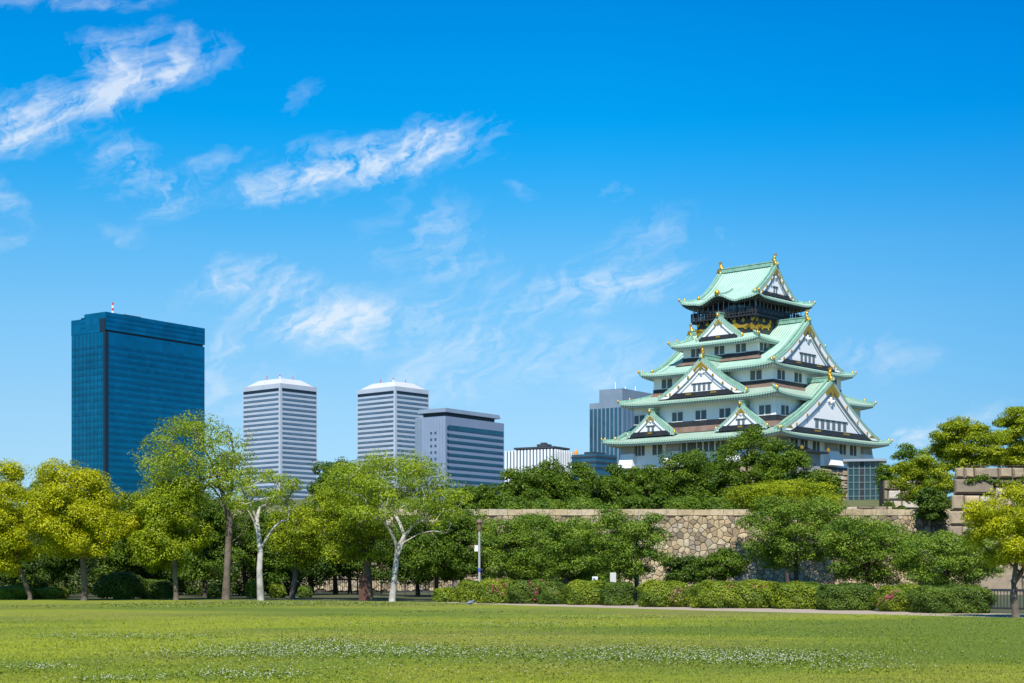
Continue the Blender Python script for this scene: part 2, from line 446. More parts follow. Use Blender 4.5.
# ---- stone walls: every stone is real, with joints behind
def stone_verts(rng, length, height, sw, sh, batter, cap=0.0, depth=.22):
    V = []; T = []
    z = 0.0
    def stone(u0, u1, z0, z1, tint, g=.035):
        j = lambda s: rng.uniform(-s, s)
        js = min(u1 - u0, z1 - z0) * .10
        c = [(u0 + g + abs(j(js)), z0 + g + abs(j(js))), (u1 - g - abs(j(js)), z0 + g + abs(j(js))), (u1 - g - abs(j(js)), z1 - g - abs(j(js))), (u0 + g + abs(j(js)), z1 - g - abs(j(js)))]
        d = depth * rng.uniform(.6, 1.2)
        mu, mz = (u0 + u1) / 2, (z0 + z1) / 2
        f = [(mu + (a - mu) * .80 + j(js * .4), mz + (q - mz) * .78 + j(js * .4)) for a, q in c]
        P0 = [(a, batter * q + 0.0, q) for a, q in c]
        P1 = [(a, batter * q - d * rng.uniform(.8, 1.1), q) for a, q in f]
        V.extend(P1); T.extend([tint] * 4)
        for k in range(4):
            k2 = (k + 1) % 4
            V.extend([P0[k], P0[k2], P1[k2], P1[k]]); T.extend([tint] * 4)
    hh = height - cap
    while z < hh - 1e-3:
        h = sh * rng.uniform(.75, 1.3)
        if hh - z - h < sh * .5: h = hh - z
        u = rng.uniform(-sw, 0)
        while u < length:
            wd = sw * rng.uniform(.55, 1.5)
            a, e = max(0, u), min(length, u + wd)
            if e - a > .12:
                if rng.random() < .25 and h > sh * .8:
                    m_ = z + h * rng.uniform(.4, .6); stone(a, e, z, m_, rng.random()); stone(a, e, m_, z + h, rng.random())
                else: stone(a, e, z, z + h, rng.random())
            u += wd
        z += h
    if cap:
        u = 0
        while u < length:
            wd = sw * rng.uniform(1.6, 3.2); e = min(length, u + wd)
            stone(u, e, hh, height, rng.uniform(.55, .8), .02); u += wd
    return np.array(V), np.array(T)

def rubble_verts(rng, length, height, sw, sh, batter, cap, depth):
    """irregular rubble: shrunken Voronoi cells, each pushed out as a stone"""
    hh = height - cap; nx = int(length / sw); nz = max(2, int(hh / sh)); sx, sz = length / nx, hh / nz
    pts = {}; offs = {j: rng.uniform(-.5, .5) for j in range(-1, nz + 1)}
    for j in range(-1, nz + 1):
        for i in range(-1, nx + 1):
            if rng.random() < .22 and 0 <= j < nz: continue
            pts[(i, j)] = ((i + .5 + offs[j] + rng.uniform(-.34, .34)) * sx, (j + .5 + rng.uniform(-.22, .22)) * sz)
    b = MB(); T = []
    for j in range(nz):
        for i in range(nx):
            if (i, j) not in pts: continue
            cx, cz = pts[(i, j)]
            poly = [(cx - 2 * sx, cz - 2 * sz), (cx + 2 * sx, cz - 2 * sz), (cx + 2 * sx, cz + 2 * sz), (cx - 2 * sx, cz + 2 * sz)]
            for dj in (-2, -1, 0, 1, 2):
                for di in (-2, -1, 0, 1, 2):
                    q = pts.get((i + di, j + dj))
                    if q is None or (di == 0 and dj == 0): continue
                    mx, mz = (cx + q[0]) / 2, (cz + q[1]) / 2; nx_, nz_ = q[0] - cx, q[1] - cz; out = []
                    for k in range(len(poly)):
                        a, c = poly[k], poly[(k + 1) % len(poly)]
                        da = (a[0] - mx) * nx_ + (a[1] - mz) * nz_; dc = (c[0] - mx) * nx_ + (c[1] - mz) * nz_
                        if da <= 0: out.append(a)
                        if da * dc < 0: t = da / (da - dc); out.append((a[0] + (c[0] - a[0]) * t, a[1] + (c[1] - a[1]) * t))
                    poly = out
                    if len(poly) < 3: break
                if len(poly) < 3: break
            if len(poly) < 3: continue
            poly = [(min(max(x, 0), length), min(max(z, 0), hh)) for x, z in poly]
            mx = sum(p[0] for p in poly) / len(poly); mz = sum(p[1] for p in poly) / len(poly); d = depth * rng.uniform(.5, 1.2); tint = rng.random(); n = len(poly); base = len(b.v)
            for f, dd in ((.96, 0), (.90, .75), (.66, 1.0)):
                for x, z in poly:
                    zz = mz + (z - mz) * f; b.v.append((mx + (x - mx) * f, batter * zz - d * dd * rng.uniform(.9, 1.1), zz)); T.append(tint)
            for l in range(2):
                for k in range(n):
                    k2 = (k + 1) % n; b.f.append((base + l * n + k, base + l * n + k2, base + (l + 1) * n + k2, base + (l + 1) * n + k)); b.m.append(0)
            b.f.append(tuple(base + 2 * n + k for k in range(n))); b.m.append(0)
    u = 0
    while cap and u < length:
        e = min(length, u + sw * rng.uniform(1.6, 3.2)); tint = rng.uniform(.55, .8); n0 = len(b.v); y0 = batter * height
        b.box(u + .015, y0 - depth * rng.uniform(.8, 1.2), hh + .02, e - .015, y0 + .5, height + rng.uniform(-.03, .03)); T += [tint] * (len(b.v) - n0); u = e
    return b, T

def stone_wall(name, label, p0, p1, height, sw, sh, batter, seed, m='stone', cap=0.0, depth=.22, thick=3.0, z0=0.0, cat='stone wall'):
    rng = random.Random(seed)
    p0 = Vector((p0[0], p0[1], 0)); p1 = Vector((p1[0], p1[1], 0))
    d = p1 - p0; L = d.length; ang = math.atan2(d.y, d.x)
    root = thing(name, label, cat, (p0.x, p0.y, z0), ang)
    if m == 'stone':
        rb_, T = rubble_verts(rng, L, height, sw, sh, batter, cap, depth)
        o = rb_.build('stone_facing', M[m], root)
        at = o.data.attributes.new('tint', 'FLOAT', 'POINT'); at.data.foreach_set('value', np.array(T, dtype=np.float32))
    else:
        V, T = stone_verts(rng, L, height, sw, sh, batter, cap, depth)
        np_mesh('stone_facing', V, 4, M[m], root, T)
    q = MB(); bt = batter * height
    i = .03
    q.v = [(0, i, 0), (L, i, 0), (L, thick + bt, 0), (0, thick + bt, 0), (0, bt + i, height - .03), (L, bt + i, height - .03), (L, thick + bt, height - .03), (0, thick + bt, height - .03)]
    q.f = [(3, 2, 1, 0), (4, 5, 6, 7), (0, 1, 5, 4), (1, 2, 6, 5), (2, 3, 7, 6), (3, 0, 4, 7)]; q.m = [0] * 6
    q.build('wall_core', M['gap'], root)
    return root

D_WALL = 139
stone_wall('stone_wall', 'long sandy stone wall with a pale capping course behind the park trees', (wx(-60, D_WALL), D_WALL), (wx(952, D_WALL), D_WALL), wz(509, D_WALL), .52, .36, .10, 3, cap=.55, depth=.13, thick=1.6)

# bastion of huge granite blocks
def blocks_wall():
    D = 120; zt = wz(467.5, D)
    root = thing('bastion_wall', 'tall bastion of huge granite blocks behind the yellow tree', 'stone wall', (wx(955, D), D, 0), 0)
    V = []; T = []; rng = random.Random(8)
    sx = D / F
    # stones given as px boxes of the photographed face (left, top, right, bottom, tint)
    ST = [(0, 0, 9, 11, .35), (9, 0, 19, 11, .45), (19, 0, 43, 11, .3), (43, 0, 57, 11, .4), (57, 0, 69, 11, .36), (69, 0, 82, 11, .3), (82, 0, 100, 11, .42), (100, 0, 120, 11, .3),
          (-2, 11.5, 38, 27, .12), (38, 13, 48, 19, .6), (48, 13, 60, 20, .5), (60, 12, 70, 20, .62), (70, 12, 84, 22, .35), (84, 12, 120, 24, .4), (38.5, 20, 51, 29, .92), (51, 21, 70, 30, .5), (70, 23, 95, 36, .3), (95, 25, 120, 36, .5),
          (-5.5, 27.5, 7, 43, .33), (7.5, 28, 23, 37, .62), (23, 29, 36, 36, .85), (36, 30, 70, 46, .4), (6, 37.5, 18, 44.5, .97), (18, 37, 36, 48, .5),
          (-9, 43.5, 14, 58, .40), (14, 45, 36, 60, .36), (36, 47, 70, 62, .5), (70, 37, 120, 62, .4),
          (-11, 58.5, 4, 70, .2), (4, 59, 20, 66, .75), (20, 61, 50, 74, .4), (50, 63, 120, 76, .3),
          (-14, 70.5, 12, 86, .45), (12, 67, 40, 84, .35), (40, 75, 80, 92, .5), (80, 77, 120, 92, .3),
          (-17, 86.5, 10, 104, .3), (10, 85, 42, 104, .5), (42, 93, 84, 110, .35), (84, 93, 120, 110, .55),
          (-20, 104.5, 14, 136, .4), (14, 105, 60, 136, .3), (60, 111, 120, 136, .5)]
    for (l, t, r, bt, tint) in ST:
        u0, u1 = l * sx, r * sx; z1, z0 = zt - t * sx, zt - bt * sx
        g = .03; j = lambda s=.10: rng.uniform(-s, s)
        lean = lambda z: (z - zt) * .20
        c = [(u0 + g, z0 + g), (u1 - g, z0 + g), (u1 - g, z1 - g), (u0 + g, z1 - g)]
        mu, mz = (u0 + u1) / 2, (z0 + z1) / 2
        du, dz = (u1 - u0) / 2, (z1 - z0) / 2
        f = [(mu + (a - mu) * (1 - .12 / du), mz + (q - mz) * (1 - .12 / max(dz, .2))) for a, q in c]
        dd = rng.uniform(.10, .26)
        P0 = [(a + j(.03), lean(q), q) for a, q in c]; P1 = [(a + j(.04), lean(q) - dd, q + j(.04)) for a, q in f]
        V += P1; T += [tint] * 4
        for k in range(4):
            k2 = (k + 1) % 4; V += [P0[k], P0[k2], P1[k2], P1[k]]; T += [tint] * 4
    # shaded side turned away to the left, coursed blocks
    for k, (t, bt) in enumerate([(0, 11), (11.5, 27), (27.5, 43), (43.5, 58), (58.5, 70), (70.5, 86), (86.5, 104), (104.5, 136)]):
        offs = [0, -2, -5.5, -9, -11, -14, -17, -20][k]
        z1, z0 = zt - t * sx, zt - bt * sx; y = .1; kk = 0
        while y < 16:
            wd = rng.uniform(1.0, 2.6)
            y1 = min(16, y + wd); x = offs * sx; tint = rng.random() * .6
            V += [(x + .34 * y1, y1 + (z1 - zt) * .2, z1 - .03), (x + .34 * y1, y1 + (z0 - zt) * .2, z0 + .03), (x + .34 * y, y + .04 + (z0 - zt) * .2, z0 + .03), (x + .34 * y, y + .04 + (z1 - zt) * .2, z1 - .03)]; T += [tint] * 4
            y = y1
    np_mesh('granite_facing', np.array(V), 4, M['stone_big'], root, np.array(T))
    q = MB(); e = .05
    yb = -zt * .2
    q.v = [(-20 * sx + .3, yb + e, 0), (9, yb + e, 0), (9, 16, 0), (-20 * sx + .3 + 5.6, 16, 0), (.06, e, zt - .04), (9, e, zt - .04), (9, 16, zt - .04), (5.6, 16, zt - .04)]
    q.f = [(3, 2, 1, 0), (4, 5, 6, 7), (0, 1, 5, 4), (1, 2, 6, 5), (2, 3, 7, 6), (3, 0, 4, 7)]; q.m = [0] * 6
    q.build('wall_core', M['gap'], root)
    return root, zt
BAST, BZ = blocks_wall()
# low parapet rail on the bastion
fr = thing('parapet_rail', 'thin grey rail along the bastion top under the layered trees', 'railing', (wx(966, 121.5), 121.5, BZ - .04))
q = MB(); q.box(0, -.03, .24, 7.5, .03, .30); q.build('top_rail', M['bark_dark'], fr)
for k in range(7):
    q = MB(); q.box(k * 1.2, -.03, 0, k * 1.2 + .07, .03, .24); q.build('post', M['bark_dark'], fr)

stone_wall('terrace_wall', 'pale stone terrace wall between the glass lift and the bastion', (wx(884, 175), 175), (wx(948, 175), 175), wz(480, 175) - 6.5, 1.3, .95, .06, 5, m='stone_big', z0=6.5, depth=.2, thick=2)
stone_wall('stair_wall', 'low sandstone wall below the glass lift tower', (wx(846, 168), 168), (wx(893, 168), 168), wz(506, 168) - 6.2, 1.1, .8, .06, 6, m='stone_big', z0=6.2, depth=.2, thick=2)
stone_wall('ramp_wall', 'grey block wall rising beside the bastion foot', (wx(888, 150), 150), (wx(945, 150), 150), wz(516, 150) - 4, 1.0, .7, .05, 7, m='stone_big', z0=4.0, depth=.18, thick=1.5)

# ================================================================== CASTLE
TH = R(48.075)
CX, CY = 39.71, 270.0
GZ = 9.0                                    # world height of the castle foot
castle = thing('castle', 'white castle keep with tiered green copper roofs and gold trim', 'castle', (CX, CY, GZ), TH - R(90))
ZO = EYE - GZ                               # heights below are measured from eye level
Xv = np.array([math.sin(TH), -math.cos(TH)]); Yv = np.array([math.cos(TH), math.sin(TH)])
def on_left(px, yl):                        # where the bearing px meets the left face plane y = yl
    d = np.array([(px - 512) / F, 1.0]); o = np.array([-CX, -CY])
    t = (yl - o @ Yv) / (d @ Yv); return float((o + t * d) @ Xv)
def on_right(px, xl):
    d = np.array([(px - 512) / F, 1.0]); o = np.array([-CX, -CY])
    t = (xl - o @ Xv) / (d @ Xv); return float((o + t * d) @ Yv)

def sides(Ao, Bo, Ai, Bi):
    """four sides: (outer half length, outer dist, inner half length, inner dist, map)"""
    return [(Ao, Bo, Ai, Bi, lambda s, d: (s, -d)), (Bo, Ao, Bi, Ai, lambda s, d: (d, s)), (Ao, Bo, Ai, Bi, lambda s, d: (-s, d)), (Bo, Ao, Bi, Ai, lambda s, d: (-d, -s))]

def lift_f(s, t, lift): return lift * abs(s) ** 6 * (1 - t) ** 1.6

def eave_underside(b, Ao, Bo, zo, Aw, Bw, lift, bump=None, dark=False):
    """tile-end fascia, rafter fascia and soffit as one belt"""
    ns = 48
    for k, (lo_, do, li, di, mp) in enumerate(sides(Ao, Bo, Aw, Bw)):
        rows = [[], [], [], []]; uvs = [[], [], [], []]
        for i in range(ns + 1):
            s = -1 + 2 * i / ns
            z = zo + lift_f(s, 0, lift) + (bump(s * lo_, 0) if bump and k == 0 else 0)
            x, y = mp(s * lo_, do)
            x2, y2 = mp(s * (lo_ - .25), do - .25)
            x3, y3 = mp(s * li, di)
            rows[0].append((x, y, z + ZO)); rows[1].append((x, y, z - .30 + ZO)); rows[2].append((x2, y2, z - .34 + ZO)); rows[3].append((x2, y2, z - .62 + ZO))
            for r_ in uvs: r_.append((s * lo_, 0))
        b.grid(rows[0:2], 1, uvs[0:2]); b.grid(rows[1:3], 1, uvs[1:3]); b.grid(rows[2:4], 2, uvs[2:4])
        sof = [rows[3], []]
        for i in range(ns + 1):
            s = -1 + 2 * i / ns
            x3, y3 = mp(s * li, di); sof[1].append((x3, y3, zo - .45 + ZO))
        b.grid(sof, 2, [uvs[0], uvs[1]])

def skirt_roof(Ao, Bo, zo, Ai, Bi, zi, lift, Aw, Bw, mats, conc=.3):
    b = MB(); ns, nt = 48, 8
    for (lo_, do, li, di, mp) in sides(Ao, Bo, Ai, Bi):
        pts, uvs = [], []
        for j in range(nt + 1):
            t = j / nt; L = lo_ + (li - lo_) * t; d = do + (di - do) * t
            row, ur = [], []
            for i in range(ns + 1):
                s = -1 + 2 * i / ns; x, y = mp(s * L, d)
                row.append((x, y, zo + (zi - zo) * ((1 - conc) * t + conc * t * t) + lift_f(s, t, lift) + ZO)); ur.append((s * L, t * abs(do - di) * 1.1))
            pts.append(row); uvs.append(ur)
        b.grid(pts, 0, uvs, flip=True)
    eave_underside(b, Ao, Bo, zo, Aw, Bw, lift)
    return b.build('tiered_roof', mats, castle, smooth=False)

def irimoya_roof(Ao, Bo, zo, gxf, gxw, pf, lift, Aw, Bw, mats, bump=None, dark=False):
    """hipped skirt with a full gable at both x ends; pf(s) = height s metres in from the eave"""
    b = MB(); ns, nt = 56, 26
    for sgn in (-1, 1):
        pts, uvs = [], []
        for j in range(nt + 1):
            s_in = Bo * j / nt; hx = max(Ao - s_in, gxf); row, ur = [], []
            for i in range(ns + 1):
                s = -1 + 2 * i / ns
                t = min(1, s_in / (Ao - gxf + .8))
                z = pf(s_in) + lift_f(s, t, lift)
                if bump and sgn == -1: z += bump(s * hx, s_in)
                row.append((s * hx * -sgn, sgn * (Bo - s_in), z + ZO)); ur.append((s * hx, s_in * 1.15))
            pts.append(row); uvs.append(ur)
        b.grid(pts, 0, uvs, flip=True)
    for sgn in (-1, 1):
        pts, uvs = [], []; n2 = 10
        for j in range(n2 + 1):
            s_in = (Ao - gxw) * j / n2; hy = Bo - s_in; row, ur = [], []
            for i in range(ns + 1):
                s = -1 + 2 * i / ns
                t = min(1, s_in / (Ao - gxf + .8))
                # beyond the rake front the skirt runs on under the gable: keep it just below the main slope
                z = pf(s_in) + lift_f(s, t, lift) - (.05 if s_in > Ao - gxf else 0)
                row.append((sgn * (Ao - s_in), s * hy * sgn, z + ZO)); ur.append((s * hy, s_in * 1.15))
            pts.append(row); uvs.append(ur)
        b.grid(pts, 0, uvs, flip=True)
    eave_underside(b, Ao, Bo, zo, Aw, Bw, lift, bump)
    return b.build('tiered_roof', mats, castle, smooth=False)

def hip_ridges(roof, Ao, Bo, Ai, Bi, zfun, lift, corners=((-1, -1), (1, -1), (1, 1), (-1, 1))):
    for sx, sy in corners:
        P_ = []
        for k in range(9):
            t = k / 8; x = Ao + (Ai - Ao) * t; y = Bo + (Bi - Bo) * t
            P_.append((sx * x, sy * y, zfun(t) + lift_f(1, t, lift) + ZO - .05))
        d = Vector((sy * .2, -sx * .2, 0)) * .8
        b = MB(); b.beam(P_, d, (0, 0, .42)); r = b.build('hip_ridge', M['verdigris_dark'], roof)
        for k, sc in ((0, .8), (3, 1.0)):
            p = Vector(P_[k]); o = Vector((sx, sy, 0)).normalized()
            g = MB(); c = p + o * (.12 if k == 0 else .25) + Vector((0, 0, .15))
            g.lathe((c.x, c.y, c.z), [(0, -.1 * sc), (.17 * sc, -.05 * sc), (.20 * sc, .15 * sc), (.16 * sc, .42 * sc), (.05 * sc, .62 * sc), (0, .64 * sc)], 7)
            g.build('roof_ornament', M['gold'], roof, smooth=True)

def wall_tier(Aw, Bw, z0, z1, mat_=None, flare=None):
    b = MB(); b.box(-Aw, -Bw, z0 + ZO, Aw, Bw, z1 + ZO)
    return b.build('storey_wall', mat_ or M['white'], castle)

def ring(name, A, B, z0, z1, th, m, slope=0.0, parent=None):
    """belt round a storey wall, th thick"""
    b = MB()
    for (lo_, do, li, di, mp) in sides(A + th + slope, B + th + slope, A, B):
        p = [mp(-lo_, do), mp(lo_, do), mp(li, di), mp(-li, di)]
        q = [mp(-(lo_ - slope), do - slope), mp(lo_ - slope, do - slope)]
        b.quad((*p[0], z0 + ZO), (*p[1], z0 + ZO), (*q[1], z1 + ZO), (*q[0], z1 + ZO))
        b.quad((*q[0], z1 + ZO), (*q[1], z1 + ZO), (*p[2], z1 + ZO), (*p[3], z1 + ZO))
    return b.build(name, m, parent or castle)

# --- window: two grey shutters with a white mullion and head
def window_mesh():
    b = MB()
    for x0, x1 in ((-1.05, -.12), (.12, 1.05)):
        b.box(x0, -.06, 0, x1, .02, 1.5, 0)
        for k in range(4):
            xx = x0 + (x1 - x0) * (k + .5) / 4; b.box(xx - .035, -.10, .03, xx + .035, -.06, 1.47, 2)
    b.box(-.10, -.09, 0, .10, .02, 1.5, 1)
    b.box(-1.15, -.12, 1.503, 1.15, .02, 1.6, 1); b.box(-1.15, -.12, -.1, 1.15, .02, -.003, 1)
    return b
_wo = None
M['shutter_bar'] = mat('shutter_bar', (.10, .12, .135), .5)[0]
def window(x, y, z, face, sx=1.0, sz=1.0):
    global _wo
    if _wo is None:
        _wo = window_mesh().build('window', [M['shutter'], M['frame_white'], M['shutter_bar']], castle); o = _wo
    else:
        o = _wo.copy(); C.objects.link(o); o.parent = castle
    o.location = (x, y, z + ZO); o.rotation_euler = (0, 0, 0 if face == 'L' else R(90)); o.scale = (sx, 1, sz)
    return o

def fish(h=1.8):
    """gilded roof fish: head down, body curving up to a split tail"""
    b = MB(); pts, rad = [], []
    for k in range(9):
        t = k / 8
        pts.append((h * (.30 * math.sin(t * 2.7) - .12), 0, h * (.05 + .80 * t))); rad.append(h * (.15 * (1 - t) ** .6 + .085))
    b.tube(pts, rad, 8)
    tip = Vector(pts[-1])
    for a in (-.5, .25, .9):
        d = Vector((math.sin(a) * .32 * h, 0, math.cos(a) * .26 * h))
        b.quad(tip + Vector((-.05 * h, .04 * h, -.05 * h)), tip + Vector((.05 * h, .04 * h, -.05 * h)), tip + d + Vector((.06 * h, 0, 0)), tip + d + Vector((-.06 * h, 0, 0)))
        b.quad(tip + Vector((.05 * h, -.04 * h, -.05 * h)), tip + Vector((-.05 * h, -.04 * h, -.05 * h)), tip + d + Vector((-.06 * h, 0, 0)), tip + d + Vector((.06 * h, 0, 0)))
    for sg in (-1, 1):
        b.tri((-.1 * h, sg * .12 * h, .2 * h), (.14 * h, sg * .12 * h, .24 * h), (.05 * h, sg * .34 * h, .42 * h))
        b.tri((.14 * h, sg * .121 * h, .24 * h), (-.1 * h, sg * .121 * h, .2 * h), (.05 * h, sg * .341 * h, .42 * h))
    b.box(-.2 * h, -.16 * h, -.06 * h, .2 * h, .16 * h, .08 * h)
    return b
FISH = None
M['moulding'] = mat('grey_moulding', (.36, .38, .42), .7)[0]
def place_fish(parent, p, h, rot):
    global FISH
    if FISH is None:
        FISH = fish(1.0).build('fish_ornament', M['gold'], parent, smooth=True); o = FISH
    else:
        o = FISH.copy(); C.objects.link(o)
    o.parent = parent
    o.location = p; o.scale = (h, h, h); o.rotation_euler = (0, 0, rot)

def gable(T, tf, w_, prof, vf, vw, zb, vback=None, ridge_back=None, big=True, nwin=0, fishh=1.5, sill=.8, side=1, rake=1.0, wh=1.2):
    """T: (u,v,z)->castle frame. prof(u) = roof height; vf rake front plane; vw gable wall plane; zb wall foot."""
    n = 28
    us = [-w_ + 2 * w_ * i / n for i in range(n + 1)]
    za = prof(0)
    # roof sheet of the dormer (or just its thick rake edge when the main roof already carries it)
    b = MB(); vb = vback if vback is not None else vf - 1.6
    pts = [[T(u, vf + (vb - vf) * j / 6, prof(u) + .06) for u in us] for j in range(7)]
    uvs = [[((vf + (vb - vf) * j / 6), abs(u) * 1.3) for u in us] for j in range(7)]
    b.grid(pts, 0, uvs, flip=side < 0)
    edge = [[T(u, vf, prof(u) + .06) for u in us], [T(u, vf, prof(u) - .30) for u in us]]
    b.grid(edge, 1, [[(u * 1.2, 0) for u in us]] * 2)
    und = [[T(u, vf, prof(u) - .30) for u in us], [T(u, vw - .02, prof(u) - .32) for u in us]]
    b.grid(und, 2, [[(u * 1.2, 0) for u in us]] * 2)
    g = b.build('gable', [tf, M['tile_end'], M['frame_white']], castle)
    # stepped descending ridges along both rakes
    for sg in (-1, 1):
        uu_ = [sg * w_ * (1.0 - .985 * i / 14) for i in range(15)]
        for off, hh in ((.22, .30), (.95, .42)) if big else ((.2, .26), (.72, .34)):
            off *= rake
            P_ = [T(u, vf - off, prof(u) + .05) for u in uu_]
            wv = Vector(T(0, .16, 0)) - Vector(T(0, 0, 0))
            q = MB(); q.beam(P_, wv, (0, 0, hh)); q.build('rake_ridge', M['verdigris_dark'], g)
        e = T(sg * w_ * .985, vf - .3, prof(w_ * .985) + .05)
        q = MB(); q.lathe(e, [(0, -.1), (.20, 0), (.23, .2), (.17, .45), (.05, .62), (0, .64)], 7); q.build('roof_ornament', M['gold'], g, smooth=True)
    # white gable wall
    b = MB(); top = []; bot = []
    for u in us:
        zt = max(zb, prof(u) - .34); top.append(T(u, vw, zt)); bot.append(T(u, vw, zb))
    b.grid([top, bot], 0, flip=side < 0)
    b.build('gable_wall', M['white'], g)
    # bargeboards: thick white boards under the rake
    bd = .85 if big else .5
    bd *= rake
    for sg in (-1, 1):
        q = MB(); uu_ = [sg * w_ * i / 16 for i in range(17)]
        v0, v1 = vf - .05, vf - .20
        A_ = [T(u, v0, max(zb - .1, prof(u) - .30)) for u in uu_]; B_ = [T(u, v0, max(zb - .3, prof(u) - .30 - bd)) for u in uu_]
        A2 = [T(u, v1, max(zb - .1, prof(u) - .30)) for u in uu_]; B2 = [T(u, v1, max(zb - .3, prof(u) - .30 - bd)) for u in uu_]
        q.grid([A_, B_]); q.grid([B_, B2]); q.grid([B2, A2])
        q.build('bargeboard', M['white'], g)
        # inner moulding on the wall
        if big:
            q = MB(); P_ = [T(u, vw + .05, prof(u) - .34 - bd * 1.75) for u in uu_ if prof(u) - .34 - bd * 1.75 > zb + .1]
            if len(P_) > 2: q.beam(P_, Vector(T(0, .06, 0)) - Vector(T(0, 0, 0)), (0, 0, -.12)); q.build('gable_moulding', M['moulding'], g)
        # gilded fittings
        ks = (.28, .5, .7) if big else ()
        for k in ks:
            u = sg * w_ * k; c = T(u, v0 + .03, prof(u) - .3 - bd * .55)
            q = MB(); q.box(c[0] - .17, c[1] - .17, c[2] - .17, c[0] + .17, c[1] + .17, c[2] + .17, taper=.04); q.build('gilded_boss', M['gold'], g)
        u0, u1 = sg * w_ * .80, sg * w_ * .97
        q = MB()
        p = [(u0, -.32), (u1, -.32), (u1, -.32 - bd * .55), (u0 + (u1 - u0) * .4, -.32 - bd * .9), (u0 - (u1 - u0) * .3, -.32 - bd * 1.05)]
        pv = [T(u, vf - .04, max(zb + .05, prof(u) + dz)) for u, dz in p]; p2 = [T(u, vf - .11, max(zb + .05, prof(u) + dz)) for u, dz in p]
        i = len(q.v); q.v += pv + p2; nn = len(p)
        q.f.append(tuple(range(nn))); q.m.append(0)
        for k in range(nn): q.f.append((k, nn + k, nn + (k + 1) % nn, (k + 1) % nn)); q.m.append(0)
        q.build('gilded_end_plate', M['gold'], g)
    # apex pendant, gilded fan
    q = MB(); hh = (za - zb); s_ = .21 * hh if big else .20 * hh
    wd = s_ * 1.25
    def sh(u, z, v): return T(u, v, z)
    zt = za - .42
    poly = [(0, zt), (wd * .55, prof(wd * .55) - .42), (wd, prof(wd) - .42), (wd * .8, prof(wd) - .75 - s_ * .12), (wd * .45, zt - s_ * .95), (wd * .22, zt - s_ * .75), (0, zt - s_ * 1.25),
            (-wd * .22, zt - s_ * .75), (-wd * .45, zt - s_ * .95), (-wd * .8, prof(wd) - .75 - s_ * .12), (-wd, prof(wd) - .42), (-wd * .55, prof(wd * .55) - .42)]
    nn = len(poly); q.v += [sh(u, z, vf - .02) for u, z in poly] + [sh(u, z, vf - .11) for u, z in poly]
    q.f.append(tuple(range(nn))); q.m.append(0)
    for k in range(nn): q.f.append((k, nn + k, nn + (k + 1) % nn, (k + 1) % nn)); q.m.append(0)
    q.build('gable_pendant', M['gold'], g)
    # black sill beam with gilded plates
    wb = w_ * (.86 if big else .84)
    def tbox(q, u0, u1, v0, v1, z0, z1, m=0):
        c = [T(u, v, z) for z in (z0, z1) for (u, v) in ((u0, v0), (u1, v0), (u1, v1), (u0, v1))]
        i = len(q.v); q.v += c
        for f in ((3, 2, 1, 0), (4, 5, 6, 7), (0, 1, 5, 4), (1, 2, 6, 5), (2, 3, 7, 6), (3, 0, 4, 7)): q.f.append(tuple(i + k for k in f)); q.m.append(m)
    q = MB(); tbox(q, -wb, wb, vw - .05, vw + .28, zb - .35, zb + sill); q.build('sill_beam', M['black'], g)
    for u in ((-.33 * wb, .33 * wb) if big else (0,)):
        q = MB(); tbox(q, u - .09 * w_ * (.7 if big else 1), u + .09 * w_ * (.7 if big else 1), vw + .28, vw + .33, zb + .05, zb + sill * .62); q.build('gilded_plate', M['gold'], g)
    # row of slit windows
    if nwin:
        p_ = w_ * .105 if big else w_ * .17
        for k in range(nwin):
            u = (k - (nwin - 1) / 2) * p_ * 1.05
            q = MB(); tbox(q, u - p_ * .29, u + p_ * .29, vw + .01, vw + .07, zb + sill + .18 * wh, zb + sill + .18 * wh + wh); q.build('slit_window', M['shutter'], g)
        U = nwin * p_ * 1.05 / 2
        q = MB(); tbox(q, -U - .1, U + .1, vw + .01, vw + .16, zb + sill + .18 * wh + wh + .003, zb + sill + .18 * wh + wh + .13); q.build('window_head', M['shutter_bar'], g)
        # carved crest above the windows
        q = MB(); zc = zb + (za - zb) * .60; s_ = .05 * (za - zb)
        for du, dz, r_ in ((0, 0, 1.2), (-1.2, .35, .8), (1.2, .35, .8), (0, 1.3, .7), (0, -1.2, .6)):
            c = T(du * s_ * 1.4, vw + .03, zc + dz * s_); q.lathe((c[0], c[1], c[2] - r_ * s_), [(0, 0), (r_ * s_ * .8, r_ * s_ * .4), (r_ * s_, r_ * s_), (r_ * s_ * .8, r_ * s_ * 1.6), (0, r_ * s_ * 2)], 8)
        q.build('carved_crest', M['frame_white'], g, smooth=True)
    # main ridge and its fish
    rb = ridge_back if ridge_back is not None else vb
    if rb < vf - .5:
        q = MB(); P_ = [T(0, vf - .05, za + .02), T(0, rb, za + .02)]
        wv = Vector(T(.26, 0, 0)) - Vector(T(0, 0, 0)); q.beam(P_, wv, (0, 0, .62)); q.build('ridge', M['verdigris_dark'], g)
        q = MB(); P_ = [T(0, vf + .02, za + .64), T(0, rb, za + .64)]
        wv = Vector(T(.34, 0, 0)) - Vector(T(0, 0, 0)); q.beam(P_, wv, (0, 0, .16)); q.build('ridge_cap', M['verdigris_dark'], g)
    ang = math.atan2(T(0, 1, 0)[1] - T(0, 0, 0)[1], T(0, 1, 0)[0] - T(0, 0, 0)[0])
    if big: place_fish(g, T(0, vf - .35, za + .15), fishh, ang + math.pi)
    q = MB(); c = T(0, vf + .10, za + .05); q.lathe((c[0], c[1], c[2] - .1), [(0, 0), (.20, .05), (.25, .25), (.22, .5), (.10, .65), (0, .7)], 8); q.build('ridge_end_tile', M['verdigris_dark'] if big else M['gold'], g, smooth=True)
    return g

